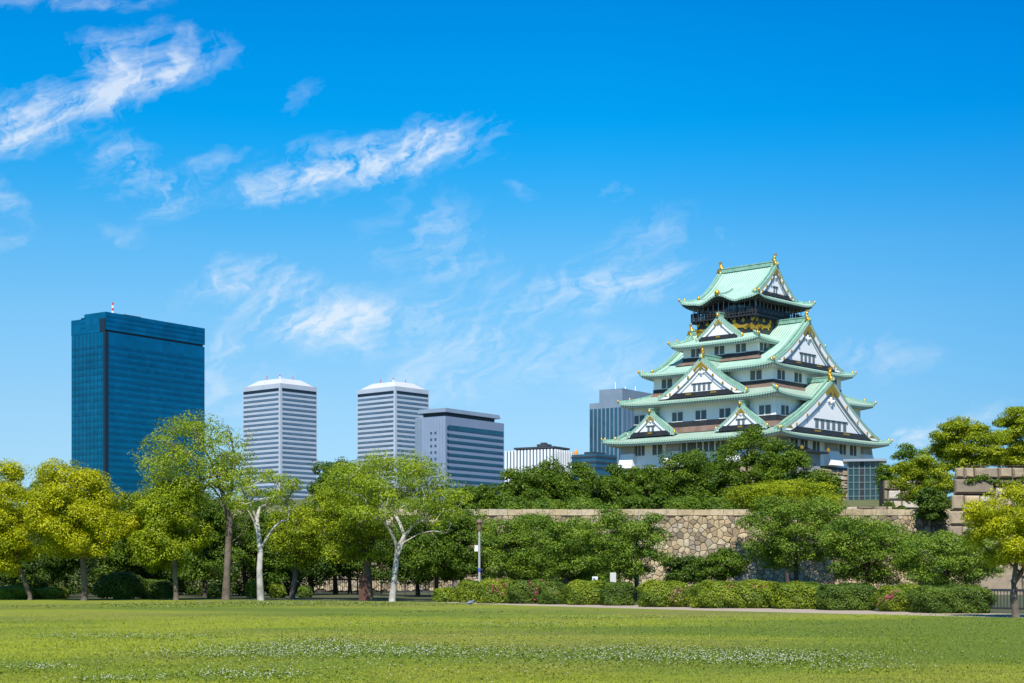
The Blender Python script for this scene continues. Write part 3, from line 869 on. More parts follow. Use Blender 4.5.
def T_R(u, v, z): return (v, u, z + ZO)
def T_B(u, v, z): return (-v, -u, z + ZO)
def T_L(cx):
    def f(u, v, z): return (cx + u, -v, z + ZO)
    return f

RM = [M['roof'], M['tile_end'], M['rafter']]
RW = [M['roof_worn'], M['tile_end'], M['rafter']]
# stone base
b = MB()
rng = random.Random(21)
for k, ang in enumerate((0, 90, 180, 270)):
    V, T_ = stone_verts(rng, 33.0, 16.9 + ZO, 1.5, 1.0, .16, 0, .25)
    c, s = math.cos(R(ang)), math.sin(R(ang))
    V[:, 0] -= 16.5; V[:, 1] -= 17.2
    Q = np.stack([V[:, 0] * c - V[:, 1] * s, V[:, 0] * s + V[:, 1] * c, V[:, 2]], 1)
    if k == 0: AV, AT = Q, T_
    else: AV = np.concatenate([AV, Q]); AT = np.concatenate([AT, T_])
sb = np_mesh('stone_base', AV, 4, M['stone_big'], castle, AT)
b.box(-16.9, -16.9, 0, 16.9, 16.9, 16.85 + ZO, taper=1.6)
b.build('base_core', M['gap'], castle)

# storey walls
wall_tier(15.0, 14.5, 16.9, 22.2)
wall_tier(14.0, 13.1, 22.0, 28.2)
wall_tier(11.8, 10.5, 28.0, 33.2)
wall_tier(7.4, 8.1, 33.0, 38.0)
ring('foot_boards', 15.0, 14.5, 16.9, 17.35, .08, M['black'])
for A, B, z0, z1, z2 in ((14.0, 13.1, 23.25, 23.95, 24.85), (11.8, 10.5, 29.6, 30.3, 30.85), (7.4, 8.1, 35.0, 35.45, 36.0)):
    ring('roof_flashing', A, B, z0 - .3, z1, .10, M['brown'], .9)
    ring('wall_boards', A, B, z1, z2, .07, M['black'])
# stone-drop boxes flaring out at the foot of the first storey
def drop_box(x, y, face, wdt):
    b = MB(); h0, h1, h2 = 17.7, 19.3, 21.6
    for (z0, z1, o0, o1, m) in ((17.5, 19.9, 1.45, .55, 0), (19.9, 21.7, .55, .25, 1)):
        c = []
        for z, o in ((z0, o0), (z1, o1)): c += [(-wdt, 0, z + ZO), (wdt, 0, z + ZO), (wdt, -o, z + ZO), (-wdt, -o, z + ZO)]
        i = len(b.v); b.v += c
        for f in ((0, 1, 2, 3), (7, 6, 5, 4), (3, 2, 6, 7), (0, 3, 7, 4), (2, 1, 5, 6)): b.f.append(tuple(i + k for k in f)); b.m.append(m)
    o = b.build('stone_drop_box', [M['white'], M['plank']], castle)
    o.location = (x, y, 0); o.rotation_euler = (0, 0, 0 if face == 'L' else R(90))
M['plank'] = noisy('weathered_boards', (.30, .29, .28), (.42, .41, .39), 1.5, .8)
for px in (674, 735): drop_box(on_left(px, -14.5), -14.5, 'L', 1.35)
drop_box(-13.9, -14.5, 'L', 1.4)
drop_box(on_right(830.5, 15.0), 0, 'R', 0.1) if False else drop_box(15.0, on_right(830.5, 15.0), 'R', 1.8)
drop_box(15.0, 13.0, 'R', 1.5)
drop_box(15.0, -13.0, 'R', 1.4)
# windows
for px in (634.5, 641.5, 657.5, 687, 697, 709, 721, 750, 762): window(on_left(px, -14.5), -14.5, 19.55, 'L', .95 if px > 650 else .62, 1.15)
for px in (794, 804, 816, 842.5, 853, 864): window(15.0, on_right(px, 15.0), 19.55, 'R', .95, 1.15)
for px in (639.5, 677.5, 701, 725, 765): window(on_left(px, -13.1), -13.1, 24.95, 'L')
for px in (784.8, 846): window(14.0, on_right(px, 14.0), 24.95, 'R')
for px in (667, 692, 720, 756): window(on_left(px, -10.5), -10.5, 30.95, 'L')
for px in (781, 798, 822, 833): window(11.8, on_right(px, 11.8), 30.95, 'R')
for px in (696, 719.5, 741): window(on_left(px, -8.1), -8.1, 36.05, 'L', .9, .95)
for px in (763, 776): window(7.4, on_right(px, 7.4), 36.05, 'R', .9, .95)

# tier 1 roof with its great end gables
p1 = lambda s: 21.65 + .344 * s + .01186 * s * s
roof = irimoya_roof(17.55, 17.18, 21.65, 16.4, 16.0, p1, .5, 15.0, 14.5, RW)
hip_ridges(roof, 17.55, 17.18, 16.2, 15.83, lambda t: p1(1.35 * t), .5)
pg1 = lambda u: p1(17.18 - abs(u))
gable(T_R, M['roof_worn'], 15.7, pg1, 16.45, 16.05, 22.55, vback=14.2, ridge_back=11.8, nwin=6, fishh=2.0, sill=.5, wh=1.35, rake=1.15)
gable(T_B, M['roof_worn'], 15.7, pg1, 16.45, 16.05, 22.55, vback=14.2, ridge_back=11.8, nwin=6, fishh=2.0, sill=.5, wh=1.35, rake=1.15)
def dorm(w_, zb, za, k=.75):
    # concave rake: steep at the ridge, easing to the eave
    def f(u):
        s = 1 - min(1, abs(u) / w_); return zb + (za - zb) * (k * s + (1 - k) * s * s)
    return f
for cxl in (-8.9, 8.9):
    gable(T_L(cxl), M['roof_worn'], 4.9, dorm(4.9, 22.75, 26.45, .72), 15.45, 15.15, 22.95, vback=13.0, ridge_back=13.0, big=False, nwin=2, sill=.45, wh=.75)
# tier 2
roof = skirt_roof(15.62, 15.19, 28.1, 12.4, 11.1, 29.65, .45, 14.0, 13.1, RW)
hip_ridges(roof, 15.62, 15.19, 12.0, 10.7, lambda t: 28.1 + 1.6 * (.7 * t + .3 * t * t), .45)
gable(T_L(0.35), M['roof_worn'], 8.7, dorm(8.7, 28.75, 34.75, .70), 14.1, 13.75, 29.0, vback=8.4, ridge_back=7.6, nwin=4, fishh=1.75, sill=.45, wh=1.1)
# tier 3
p3 = lambda s: 33.1 + .306 * s + .027 * s * s
roof = irimoya_roof(13.3, 12.56, 33.1, 12.05, 11.65, p3, .45, 11.8, 10.5, RM)
hip_ridges(roof, 13.3, 12.56, 12.0, 11.26, lambda t: p3(1.3 * t), .45)
pg3 = lambda u: p3(12.56 - abs(u))
gable(T_R, M['roof'], 11.1, pg3, 12.1, 11.7, 34.0, vback=10.0, ridge_back=6.0, nwin=4, fishh=1.7, sill=.42, wh=1.2)
gable(T_B, M['roof'], 11.1, pg3, 12.1, 11.7, 34.0, vback=10.0, ridge_back=6.0, nwin=4, fishh=1.7, sill=.42, wh=1.2)
# tier 4
roof = skirt_roof(8.9, 10.1, 37.85, 5.9, 6.9, 39.3, .4, 7.4, 8.1, RM)
hip_ridges(roof, 8.9, 10.1, 6.0, 7.0, lambda t: 37.85 + 1.45 * (.7 * t + .3 * t * t), .4)
gable(T_L(0.0), M['roof'], 4.6, dorm(4.6, 38.55, 42.2, .78), 8.7, 8.4, 38.75, vback=6.4, ridge_back=6.2, big=False, nwin=0, sill=.4)
# black storey with gilded beasts, balcony, look-out room
b = MB(); b.v = []; b.box(-5.7, -6.5, 38.9 + ZO, 5.7, 6.5, 42.05 + ZO); relief = b.build('relief_wall', M['black'], castle)
TIG = [(-1.5, .1), (-1.35, .55), (-.9, .75), (-.3, .62), (.35, .68), (.8, .92), (1.05, 1.12), (1.45, 1.05), (1.62, .72), (1.45, .45), (1.1, .38), (1.15, .05), (.85, .0), (.7, .3), (.2, .25), (-.3, .22), (-.55, -.05), (-.9, -.02), (-.85, .25), (-1.2, .18), (-1.75, .85), (-1.9, .8)]
def relief_piece(name, poly, place, sc=1.0, mir=1):
    q = MB(); n = len(poly)
    q.v = [place(u * sc * mir, .14, z * sc) for u, z in poly] + [place(u * sc * mir, 0, z * sc) for u, z in poly]
    q.f.append(tuple(range(n))); q.m.append(0)
    for k in range(n): q.f.append((k, n + k, n + (k + 1) % n, (k + 1) % n)); q.m.append(0)
    q.build(name, M['gold'], relief)
def pl(face, c, zc):
    if face == 'L': return lambda u, v, z: (c + u, -6.5 - v, zc + z + ZO)
    return lambda u, v, z: (5.7 + v, c + u, zc + z + ZO)
FL = [(math.cos(a) * (.34 if k % 2 else .22), math.sin(a) * (.34 if k % 2 else .22)) for k, a in enumerate(np.linspace(0, 2 * math.pi, 13)[:-1])]
for face, c, mir in (('L', -4.0, 1), ('L', 3.3, -1), ('R', -3.6, 1), ('R', 3.4, -1)): relief_piece('beast_relief', TIG, pl(face, c, 40.05), 1.12, mir)
for face, half in (('L', 5.4), ('R', 5.9)):
    for k in range(7):
        c = -half + 2 * half * k / 6; relief_piece('flower_relief', FL, pl(face, c, 41.55), 1.15)
    for c in (-half, half): relief_piece('flower_relief', FL, pl(face, c, 40.2), 1.5)
b = MB(); b.box(-6.45, -7.3, 42.05 + ZO, 6.45, 7.3, 42.3 + ZO)
for s in np.linspace(-6.2, 6.2, 17):
    for sg in (-1, 1): b.box(s - .12, min(sg * 6.5, sg * 7.2), 41.75 + ZO, s + .12, max(sg * 6.5, sg * 7.2), 42.05 + ZO)
for s in np.linspace(-7.0, 7.0, 17):
    for sg in (-1, 1): b.box(min(sg * 5.7, sg * 6.35), s - .12, 41.75 + ZO, max(sg * 5.7, sg * 6.35), s + .12, 42.05 + ZO)
balc = b.build('balcony', M['black'], castle)
M['rail'] = noisy('dark_brown_rail', (.028, .025, .024), (.055, .048, .044), 2, .5)
b = MB()
for z in (42.62, 42.95, 43.32):
    for sg in (-1, 1):
        b.box(-6.4, sg * 7.22 - .05, z + ZO, 6.4, sg * 7.22 + .05, z + .10 + ZO); b.box(sg * 6.37 - .05, -7.1, z + ZO + .005, sg * 6.37 + .05, 7.1, z + .105 + ZO)
for s in np.linspace(-6.4, 6.4, 24):
    for sg in (-1, 1): b.box(s - .05, sg * 7.22 - .06, 42.3 + ZO, s + .05, sg * 7.22 + .06, 43.5 + ZO)
for s in np.linspace(-7.0, 7.0, 26):
    for sg in (-1, 1): b.box(sg * 6.37 - .06, s - .05, 42.3 + ZO, sg * 6.37 + .06, s + .05, 43.5 + ZO)
b.build('railing', M['rail'], balc)
M['net'] = mat('safety_net_pole', (.42, .43, .45), .4, .6)[0]
b = MB()
for s in np.linspace(-6.2, 6.2, 13):
    for sg in (-1, 1): b.tube([(s, sg * 7.05, 42.3 + ZO), (s, sg * 7.05, 45.0 + ZO)], .04, 5)
for s in np.linspace(-6.8, 6.8, 13):
    for sg in (-1, 1): b.tube([(sg * 6.22, s, 42.3 + ZO), (sg * 6.22, s, 45.0 + ZO)], .04, 5)
b.build('net_frame', M['net'], balc)
b = MB(); b.box(-5.0, -5.4, 42.3 + ZO, 5.0, 5.4, 45.6 + ZO); room = b.build('lookout_room', M['black'], castle)
M['glass'] = mat('dark_window_glass', (.03, .06, .09), .08, 0, .8)[0]
for k in range(6):
    x = -4.1 + k * 1.64
    q = MB(); q.box(x - .68, -5.47, 42.9 + ZO, x + .68, -5.40, 44.4 + ZO); q.build('lookout_window', M['glass'], room)
    y = -4.4 + k * 1.76
    q = MB(); q.box(5.0, y - .7, 42.9 + ZO, 5.07, y + .7, 44.4 + ZO); q.build('lookout_window', M['glass'], room)
# top roof with the swelling eave over the left face
p5 = lambda s: 44.95 + .28 * s + .053 * s * s
def swell(x, s_in):
    t = abs(x + .3) / 3.3
    if t > 1.5: return 0
    hmp = (.5 + .5 * math.cos(math.pi * min(1, t))) * 1.05 - .16 * math.exp(-((t - 1.1) / .22) ** 2)
    return hmp * max(0, 1 - s_in / 4.6) ** 1.2
roof = irimoya_roof(7.84, 8.49, 44.95, 5.85, 5.45, p5, .6, 5.0, 5.4, [M['roof'], M['tile_end'], M['rafter_dark']], bump=swell)
hip_ridges(roof, 7.84, 8.49, 5.85, 6.5, lambda t: p5(1.99 * t), .6)
q = MB(); q.beam([(-.3, -8.45 + .45 * k, max(p5(.45 * k) + swell(-.3, .45 * k), 0) + ZO) for k in range(11)], (.16, 0, 0), (0, 0, .30)); q.build('swell_ridge', M['verdigris_dark'], roof)
q = MB(); q.lathe((-.3, -8.45, p5(0) + 1.0 + ZO), [(0, -.1), (.42, 0), (.46, .35), (.2, .7), (0, .9)], 8); q.build('roof_ornament', M['gold'], roof, smooth=True)
pg5 = lambda u: p5(8.49 - abs(u))
gable(T_R, M['roof'], 6.3, pg5, 5.9, 5.5, 46.25, vback=4.4, ridge_back=-5.9, nwin=2, fishh=1.75, sill=.25, rake=.75, wh=.9)
gable(T_B, M['roof'], 6.3, pg5, 5.9, 5.5, 46.25, vback=4.4, ridge_back=5.0, nwin=2, fishh=1.75, sill=.25, rake=.75, wh=.9)

# small porch roof on the right face
b = MB(); yc = on_right(812, 18.5)
b.box(15.0, yc - 3.0, 15.2 + ZO, 18.2, yc + 3.0, 19.2 + ZO, 0)
porch = b.build('porch', M['stone_plain'] if 'stone_plain' in M else M['plank'], castle)
b = MB()
b.grid([[(15.0, yc - 3.6, 20.1 + ZO), (15.0, yc + 3.6, 20.1 + ZO)], [(17.0, yc - 3.8, 19.5 + ZO), (17.0, yc + 3.8, 19.5 + ZO)], [(19.2, yc - 4.0, 19.15 + ZO), (19.2, yc + 4.0, 19.15 + ZO)]], 0)
b.box(15.0, yc - 3.9, 18.8 + ZO, 19.15, yc + 3.9, 19.1 + ZO, 0)
pr = b.build('porch_roof', M['black'], porch)
for sg in (-1, 1):
    q = MB(); q.lathe((19.1, yc + sg * 3.9, 19.1 + ZO), [(0, 0), (.3, .1), (.3, .4), (0, .7)], 7); q.build('roof_ornament', M['gold'], pr)

# visitors on the balcony
def person_mesh():
    b = MB()
    b.tube([(-.11, 0, 0), (-.11, 0, .45), (-.09, 0, .86), (0, 0, 1.0), (0, 0, 1.2), (0, 0, 1.42), (0, .0, 1.5), (0, 0, 1.54), (0, .02, 1.62), (0, .02, 1.72), (0, 0, 1.78)], [.06, .065, .09, .17, .165, .19, .09, .055, .1, .105, .04], 8, 0)
    b.tube([(.11, 0, 0), (.11, 0, .45), (.09, 0, .86), (.02, 0, 1.0)], [.06, .065, .09, .1], 8, 0)
    for s in (-1, 1): b.tube([(s * .2, 0, 1.40), (s * .27, -.04, 1.15), (s * .22, -.28, 1.08)], [.055, .045, .035], 6, 0)
    return b
M['cloth'] = noisy('dark_clothing', (.03, .03, .04), (.10, .09, .10), 3, .8)
pm = None
rngp = random.Random(4)
RZ = TH - R(90)
def to_world(x, y, z):
    c, s = math.cos(RZ), math.sin(RZ)
    return (CX + x * c - y * s, CY + x * s + y * c, GZ + z + ZO)
for k, (x, y) in enumerate([(-6.0, -6.75), (-5.5, -6.7), (-5.0, -6.8), (-4.3, -6.75), (5.9, 6.7), (5.95, 6.1), (5.9, 5.3)]):
    if pm is None: pm = person_mesh().build('person', M['cloth'], None, smooth=True); o = pm
    else: o = pm.copy(); C.objects.link(o)
    o.location = to_world(x, y, 42.3); o.rotation_euler = (0, 0, RZ + (0 if y < 0 else R(90))); o.scale = (1, 1, rngp.uniform(.9, 1.02))
    tag(o, 'person in dark clothes standing at the left end of the castle balcony' if y < 0 else 'person in dark clothes standing at the far right end of the castle balcony', 'person', 'visitors on the castle balcony, left end' if y < 0 else 'visitors on the castle balcony, right end')

# ================================================================== GLASS LIFT
def lift_tower():
    D = 238; x0, x1 = wx(848.5, D), wx(881, D); z0, z1 = wz(503, D), wz(461.5, D)
    r = thing('lift_tower', 'square glass lift tower with flat grey roof at the castle corner', 'lift tower', ((x0 + x1) / 2, D, z0), R(-14))
    w2 = (x1 - x0) / 2; h = z1 - z0; dp = 4.2
    M['lift_glass'] = mat('greenish_lift_glass', (.02, .05, .055), .08, 0, .45)[0]
    M['steel'] = noisy('grey_green_steel', (.13, .19, .19), (.18, .24, .24), 1, .4, .4)
    q = MB(); q.box(-w2, 0, 0, w2, dp, h); q.build('glass_shaft', M['lift_glass'], r)
    q = MB(); q.box(-w2 * .35, -.05, 0, w2 * .05, -.005, h, 0); q.build('lift_cage', M['black'], r)
    q = MB(); q.box(-w2 - .7, -.7, h, w2 + .7, dp + .7, h + .35); q.build('flat_roof', M['net'], r)
    for k in range(7):
        x = -w2 + 2 * w2 * k / 6
        q = MB(); q.box(x - .07, -.14, 0, x + .07, -.003, h); q.build('mullion', M['steel'], r)
    for k in range(4):
        y = dp * k / 3
        q = MB(); q.box(-w2 - .12, y - .06, 0, -w2 - .003, y + .06, h); q.build('mullion', M['steel'], r)
    for k in range(1, 6):
        z = h * k / 6
        q = MB(); q.box(-w2 - .1, -.11, z - .06, w2 + .1, -.004, z + .06); q.build('transom', M['steel'], r)
    q = MB(); q.box(-w2 - .6, -.9, -1.6, w2 + 1.0, dp, -.01); q.build('plinth', M['plinth'], r)
    # glazed bridge to the castle
    q = MB(); q.box(w2 + .01, 1.0, h * .30, w2 + 3.6, 3.2, h * .52); br = q.build('bridge', M['lift_glass'], r)
    q = MB(); q.box(w2 + .01, .9, h * .26, w2 + 3.6, 3.3, h * .30 - .003); q.build('bridge_deck', M['black'], br)
    for k in range(5):
        x = w2 + .3 + k * .78; q = MB(); q.box(x - .05, .9, h * .30, x + .05, .99, h * .53); q.build('mullion', M['net'], br)
    q = MB(); q.box(w2 + .2, 1.4, -.6, w2 + 3.6, 3.0, h * .26 - .003); q.build('painted_shade_block', M['black'], br)  # solid black block, paints in the shade below the bridge deck
M['plinth'] = noisy('pale_concrete', (.50, .48, .45), (.60, .58, .54), .6, .8)
lift_tower()

# ================================================================== CITY TOWERS
def tower_root(name, label, px, D, right_ang, cat='skyscraper'):
    bnd = R(right_ang); rz = math.atan2(math.cos(bnd), math.sin(bnd))
    return thing(name, label, cat, (wx(px, D), D, 0), rz)
def face_len(px0, px1, D, ang, left):
    """length of a facade that starts at bearing px0, distance D and ends at px1"""
    t0, t1 = (px0 - 512) / F, (px1 - 512) / F
    a = R(ang)
    dx, dy = (-math.cos(a), math.sin(a)) if left else (math.sin(a), math.cos(a))
    return (t1 - t0) * D / (dx - t1 * dy)

def glass(name, c, rough=.08, metal=.6, c2=None):
    m, t, b = mat(name, c, rough, metal, .6)
    ob = t.node('ShaderNodeTexCoord').outputs['Object']
    n = t.noise(ob, .05, 3, .6)
    x, y, z = t.sep(ob)
    fl = lambda v, p: t.math('FLOOR', t.math('MULTIPLY', v, 1 / p))
    wn = t.node('ShaderNodeTexWhiteNoise'); t.plug(wn.inputs['Vector'], t.comb(fl(x, 3.1), fl(y, 3.1), fl(z, 3.55)))
    pane = wn.outputs['Value']
    cc = t.mix(t.rng(n, .3, .7), c, c2 or tuple(v * .72 for v in c))
    cc = t.mix(t.math('MULTIPLY', t.rng(pane, .55, 1.0), .22), cc, tuple(min(1, v * 1.5 + .01) for v in c))
    cc = t.mix(t.math('MULTIPLY', t.rng(pane, .25, 0.0), .25), cc, tuple(v * .45 for v in c))
    t.l.new(cc, b.inputs['Base Color'])
    t.l.new(t.rng(pane, 0, 1, rough * .6, rough * 1.8), b.inputs['Roughness'])
    return m
M['blue_glass'] = glass('blue_mirror_glass', (.002, .22, .36), .07, .8)
M['blue_band'] = glass('blue_spandrel_glass', (.002, .16, .275), .12, .75)
M['navy'] = mat('dark_navy_cladding', (.008, .02, .035), .4)[0]
M['grey_clad'] = noisy('pale_grey_cladding', (.40, .46, .54), (.47, .53, .60), .1, .55)
M['white_roof'] = noisy('white_metal_roof', (.56, .565, .57), (.50, .51, .52), .2, .5)
M['strip_glass'] = glass('grey_strip_glass', (.15, .23, .32), .12, .35)
M['lav_clad'] = noisy('blue_grey_cladding', (.21, .27, .385), (.25, .31, .42), .1, .5)
M['teal_glass'] = glass('teal_strip_glass', (.03, .13, .20), .1, .45)
M['slate_glass'] = glass('slate_glass', (.05, .16, .23), .12, .5)
M['slate_clad'] = noisy('slate_cladding', (.17, .23, .30), (.22, .28, .35), .1, .5)
M['red'] = mat('red_paint', (.55, .05, .04), .5)[0]
M['white_paint'] = mat('white_paint', (.8, .8, .8), .5)[0]
M['dark_metal'] = mat('dark_metal', (.06, .065, .075), .5, .3)[0]

def fbands(root, L, Rr, zs, th, m, inset_r=(0, 0), inset_l=(0, 0), name='window_band', pr=.18):
    for z in zs:
        q = MB()
        q.box(inset_r[0], -pr, z, Rr - inset_r[1], -.02, z + th)
        q.box(-pr, inset_l[0], z, -.02, L - inset_l[1], z + th)
        q.box(inset_r[0], L + .02, z, Rr - inset_r[1], L + pr, z + th)
        q.box(Rr + .02, inset_l[0], z, Rr + pr, L - inset_l[1], z + th)
        q.build(name, m, root)

def mast(root, x, y, z, h, r=.5, nseg=5):
    for k in range(nseg):
        q = MB(); q.tube([(x, y, z + h * k / nseg), (x, y, z + h * (k + 1) / nseg)], r * (1 - .08 * k), 6)
        q.build('mast_segment', M['red'] if k % 2 == 0 else M['white_paint'], root)

# blue glass tower
D = 850; A_ = 35.2
L = face_len(105.5, 71.5, D, A_, True); Rr = face_len(105.5, 204.6, D, A_, False)
t = tower_root('glass_tower', 'tall dark blue mirror-glass tower at the far left of the skyline', 105.5, D, A_)
h = (HZ - 311.6) / F * D + EYE; hl = h - 2.4
q = MB(); q.box(0, 0, 0, Rr, L, h - 10.5); q.build('glass_wall', M['blue_glass'], t)
q = MB(); q.box(0.0, -.25, h - 9.4, Rr, L * .62, h); q.build('roof_screen', M['blue_glass'], t)
q = MB(); q.box(-.2, L * .16, h - 10.5, Rr - 6, L, hl); q.build('left_roof_screen', M['blue_glass'], t)
q = MB(); q.box(1.2, .5, h - 10.5, Rr - .8, L - .5, h - 9.4); q.build('roof_groove', M['navy'], t)
q = MB(); q.box(-.6, -.5, 0, 1.6, 1.2, h - 10.5); q.build('corner_strip', M['navy'], t)
q = MB(); q.box(-.35, 0, h - 10.4, 0.0, L * .16, hl - 1); q.build('corner_notch', M['navy'], t)
zs = [8 + 3.55 * k for k in range(int((h - 22) / 3.55))]
fbands(t, L, Rr, zs, 1.5, M['blue_band'], (1.8, .3), (1.4, .3), name='spandrel_band')
fbands(t, L * .62, Rr, [h - 7.6, h - 5.0, h - 2.6], .8, M['blue_band'], (.4, .3), (L * .7, .3), name='spandrel_band', pr=.42)
for k in range(1, 9):
    y = L * k / 9; q = MB(); q.box(-.24, y - .06, 8, -.19, y + .06, h - 11); q.build('mullion', M['navy'], t)
mx_ = on = None
mast(t, 11, 7, h - .5, 7.5, .75)
q = MB(); q.box(18, 6, h, 30, 12, h + 1.6); q.build('plant_room', M['dark_metal'], t)

# twin pale towers with banded windows and white hipped caps
def twin(label, pxl, pxn, pxr, D, ytop, yroof, seed):
    A_ = 41
    L = face_len(pxn, pxl, D, A_, True); Rr = face_len(pxn, pxr, D, A_, False)
    t = tower_root('banded_tower', label, pxn, D, A_)
    t['group'] = 'pair of pale banded office towers'
    h = (HZ - ytop) / F * D + EYE; hr = h + 4.2
    q = MB(); q.box(0, 0, 0, Rr, L, h); q.build('wall', M['grey_clad'], t)
    q = MB(); q.box(1.2, 1.2, h, Rr - 1.2, L - 1.2, hr, taper=6.0); q.build('roof', M['white_roof'], t)
    pitch = 3.03 * D / 1000
    zs = [h - 4.4 - pitch * k for k in range(32)]
    fbands(t, L, Rr, zs, pitch * .43, M['strip_glass'], (1.6, .9), (1.6, .9))
    fbands(t, L, Rr, [h - 4.6], pitch * .55, M['navy'], (1.4, .9), (1.4, .9), name='dark_band', pr=.24)
    mast(t, Rr * .42, L * .42, hr, 3.4, .5, 3)
    for fx, fy in ((.25, .6), (.65, .3), (.6, .62)):
        q = MB(); q.tube([(Rr * fx, L * fy, hr), (Rr * fx, L * fy, hr + 2.6)], .25, 5); q.build('aerial', M['red'], t)
twin('pale banded office tower standing alone right of the blue glass tower', 242.8, 280.3, 317, 1000, 383, 376, 1)
twin('pale banded office tower partly hidden by the blue-grey office block', 357, 395.2, 428.8, 1040, 386, 379.4, 2)

# blue-grey block
D = 700; A_ = 35.5
L = face_len(445.5, 415.5, D, A_, True); Rr = face_len(445.5, 504, D, A_, False)
t = tower_root('office_block', 'blue-grey office block with overhanging flat roof and teal window bands', 445.5, D, A_, 'office building')
h = (HZ - 415.9) / F * D + EYE
q = MB(); q.box(0, 0, 0, Rr, L, h); q.build('wall', M['lav_clad'], t)
q = MB(); q.box(3, 2.5, h, Rr - 4, L - 2, h + 1.9); q.build('roof_storey', M['navy'], t)
q = MB(); q.box(.6, .4, h + 1.9, Rr - 2.0, L - .6, h + 3.7, taper=.5); q.build('roof', M['slate_clad'], t)
for k in range(16):
    z = h - 5.8 - 2.85 * k
    q = MB(); q.box(2.0, -.2, z, Rr - .7, -.02, z + (2.0 if k == 0 else 1.05)); q.build('window_band', M['teal_glass'], t)
    q = MB(); q.box(1.2, -.26, z, 1.9, -.02, z + 1.3); q.build('balcony_slot', M['navy'], t)
for k in range(9):
    for y in (L * .33, L * .47):
        z = h - 7.6 - 2.85 * k; q = MB(); q.box(-.15, y - .5, z, -.02, y + .5, z + 1.0); q.build('window', M['slate_glass'], t)
q = MB(); q.box(-.3, L * .80, 0, -.02, L + .02, h - .5); q.build('dark_stair_strip', M['slate_clad'], t)
for k in range(1, 8):
    y = L * .78 * k / 8; q = MB(); q.box(-.06, y - .06, 4, -.015, y + .06, h); q.build('panel_joint', M['slate_clad'], t)

# white finned building
D = 600; A_ = 30
L = face_len(553.8, 504.7, D, A_, True); Rr = face_len(553.8, 572.3, D, A_, False)
t = tower_root('finned_building', 'low white building with close vertical fins between the towers and the castle', 553.8, D, A_, 'office building')
h = (HZ - 450) / F * D + EYE
q = MB(); q.box(0, 0, 0, Rr, L, h); q.build('wall', M['slate_glass'], t)
n = 15
for k in range(n):
    y = L * (k + .5) / n; q = MB(); q.box(-.5, y - L / n * .27, 0, -.02, y + L / n * .27, h + .4); q.build('fin', M['white_paint'], t)
for k in range(8):
    x = Rr * (k + .5) / 8; q = MB(); q.box(x - Rr / 8 * .3, -.5, 0, x + Rr / 8 * .3, -.02, h + .4); q.build('fin', M['white_paint'], t)
q = MB(); q.box(2, 1.5, h, Rr - 2, L * .82, h + .9); q.build('roof_storey', M['navy'], t)
q = MB(); q.box(1, .5, h + .9, Rr - 1, L * .84, h + 1.6); q.build('roof', M['dark_metal'], t)
q = MB(); q.box(3, L * .22, h + 1.6, 7, L * .42, h + 2.7); q.box(3.5, L * .27, h + 2.7, 5.5, L * .36, h + 3.3); q.build('roof_plant', M['dark_metal'], t)

# far slate tower
D = 1100; A_ = 35
L = face_len(622.3, 589.5, D, A_, True); Rr = face_len(622.3, 655, D, A_, False)
t = tower_root('slate_tower', 'distant slate-grey tower with vertical glass strips behind the castle', 622.3, D, A_)
h = (HZ - 388.2) / F * D + EYE
q = MB(); q.box(0, 0, 0, Rr, L, h - 9); q.build('wall', M['slate_clad'], t)
q = MB(); q.box(0, 0, h - 9, Rr, L * .70, h); q.build('upper_block', M['slate_clad'], t)
for k in range(8):
    y = L * (k + .5) / 8; q = MB(); q.box(-.4, y - L / 8 * .33, 0, -.02, y + L / 8 * .33, h - 13); q.build('glass_strip', M['slate_glass'], t)
for k in range(8):
    x = Rr * (k + .5) / 8; q = MB(); q.box(x - Rr / 8 * .3, -.4, 0, x + Rr / 8 * .3, -.02, h - 13); q.build('glass_strip', M['strip_glass'], t)
for x, y, hh in ((4, 8, 5), (14, 6, 3), (26, 5, 4)):
    q = MB(); q.tube([(x, y, h), (x, y, h + hh)], .35, 5); q.build('aerial', M['white_paint'], t)
# low dark glass building, distant slab and pale house
D = 550; A_ = 40
L = face_len(596, 571.5, D, A_, True); Rr = face_len(596, 616, D, A_, False)
t = tower_root('glass_hall', 'low dark glass building under the distant slate tower', 596, D, A_, 'office building')
h = (HZ - 453.5) / F * D + EYE
q = MB(); q.box(0, 0, 0, Rr, L, h); q.build('wall', M['slate_glass'], t)
for k in range(3):
    q = MB(); z = h - 1.2 - 1.9 * k; q.box(-.3, -.3, z, Rr, L + .01, z + .5); q.build('floor_edge', M['dark_metal'], t)
q = MB(); q.box(2, 3, h, Rr - 2, L - 4, h + .9); q.build('roof_plant', M['dark_metal'], t)
M['orange'] = mat('orange_paint', (.75, .28, .04), .5)[0]
q = MB(); q.lathe((.9, L - 1.3, h), [(.0, 0), (.75, 0), (.7, .8), (.5, 1.4), (.15, 1.9), (0, 2.0)], 8); q.build('roof_finial', M['orange'], t)
D = 1150; A_ = 41
L = face_len(317.6, 305, D, A_, True); Rr = face_len(317.6, 322, D, A_, False)
t = tower_root('slab_tower', 'thin blue slab tower showing at the right edge of the lone banded tower', 317.6, D, A_)
q = MB(); q.box(0, 0, 0, Rr, L, 1.6 + (HZ - 484) / F * D); q.build('wall', M['lav_clad'], t)
fbands(t, L, Rr, [60 - 3.2 * k for k in range(14)], 1.4, M['teal_glass'], (.4, .4), (.4, .4))
D = 300
t = thing('pale_house', 'pale low building glimpsed through the trees below the banded tower', 'building', (wx(345, D), D, 0), R(12))
hh = wz(480, D)
q = MB(); q.box(-4.5, 0, 0, 4.5, 8, hh); q.build('wall', M['plinth'], t)
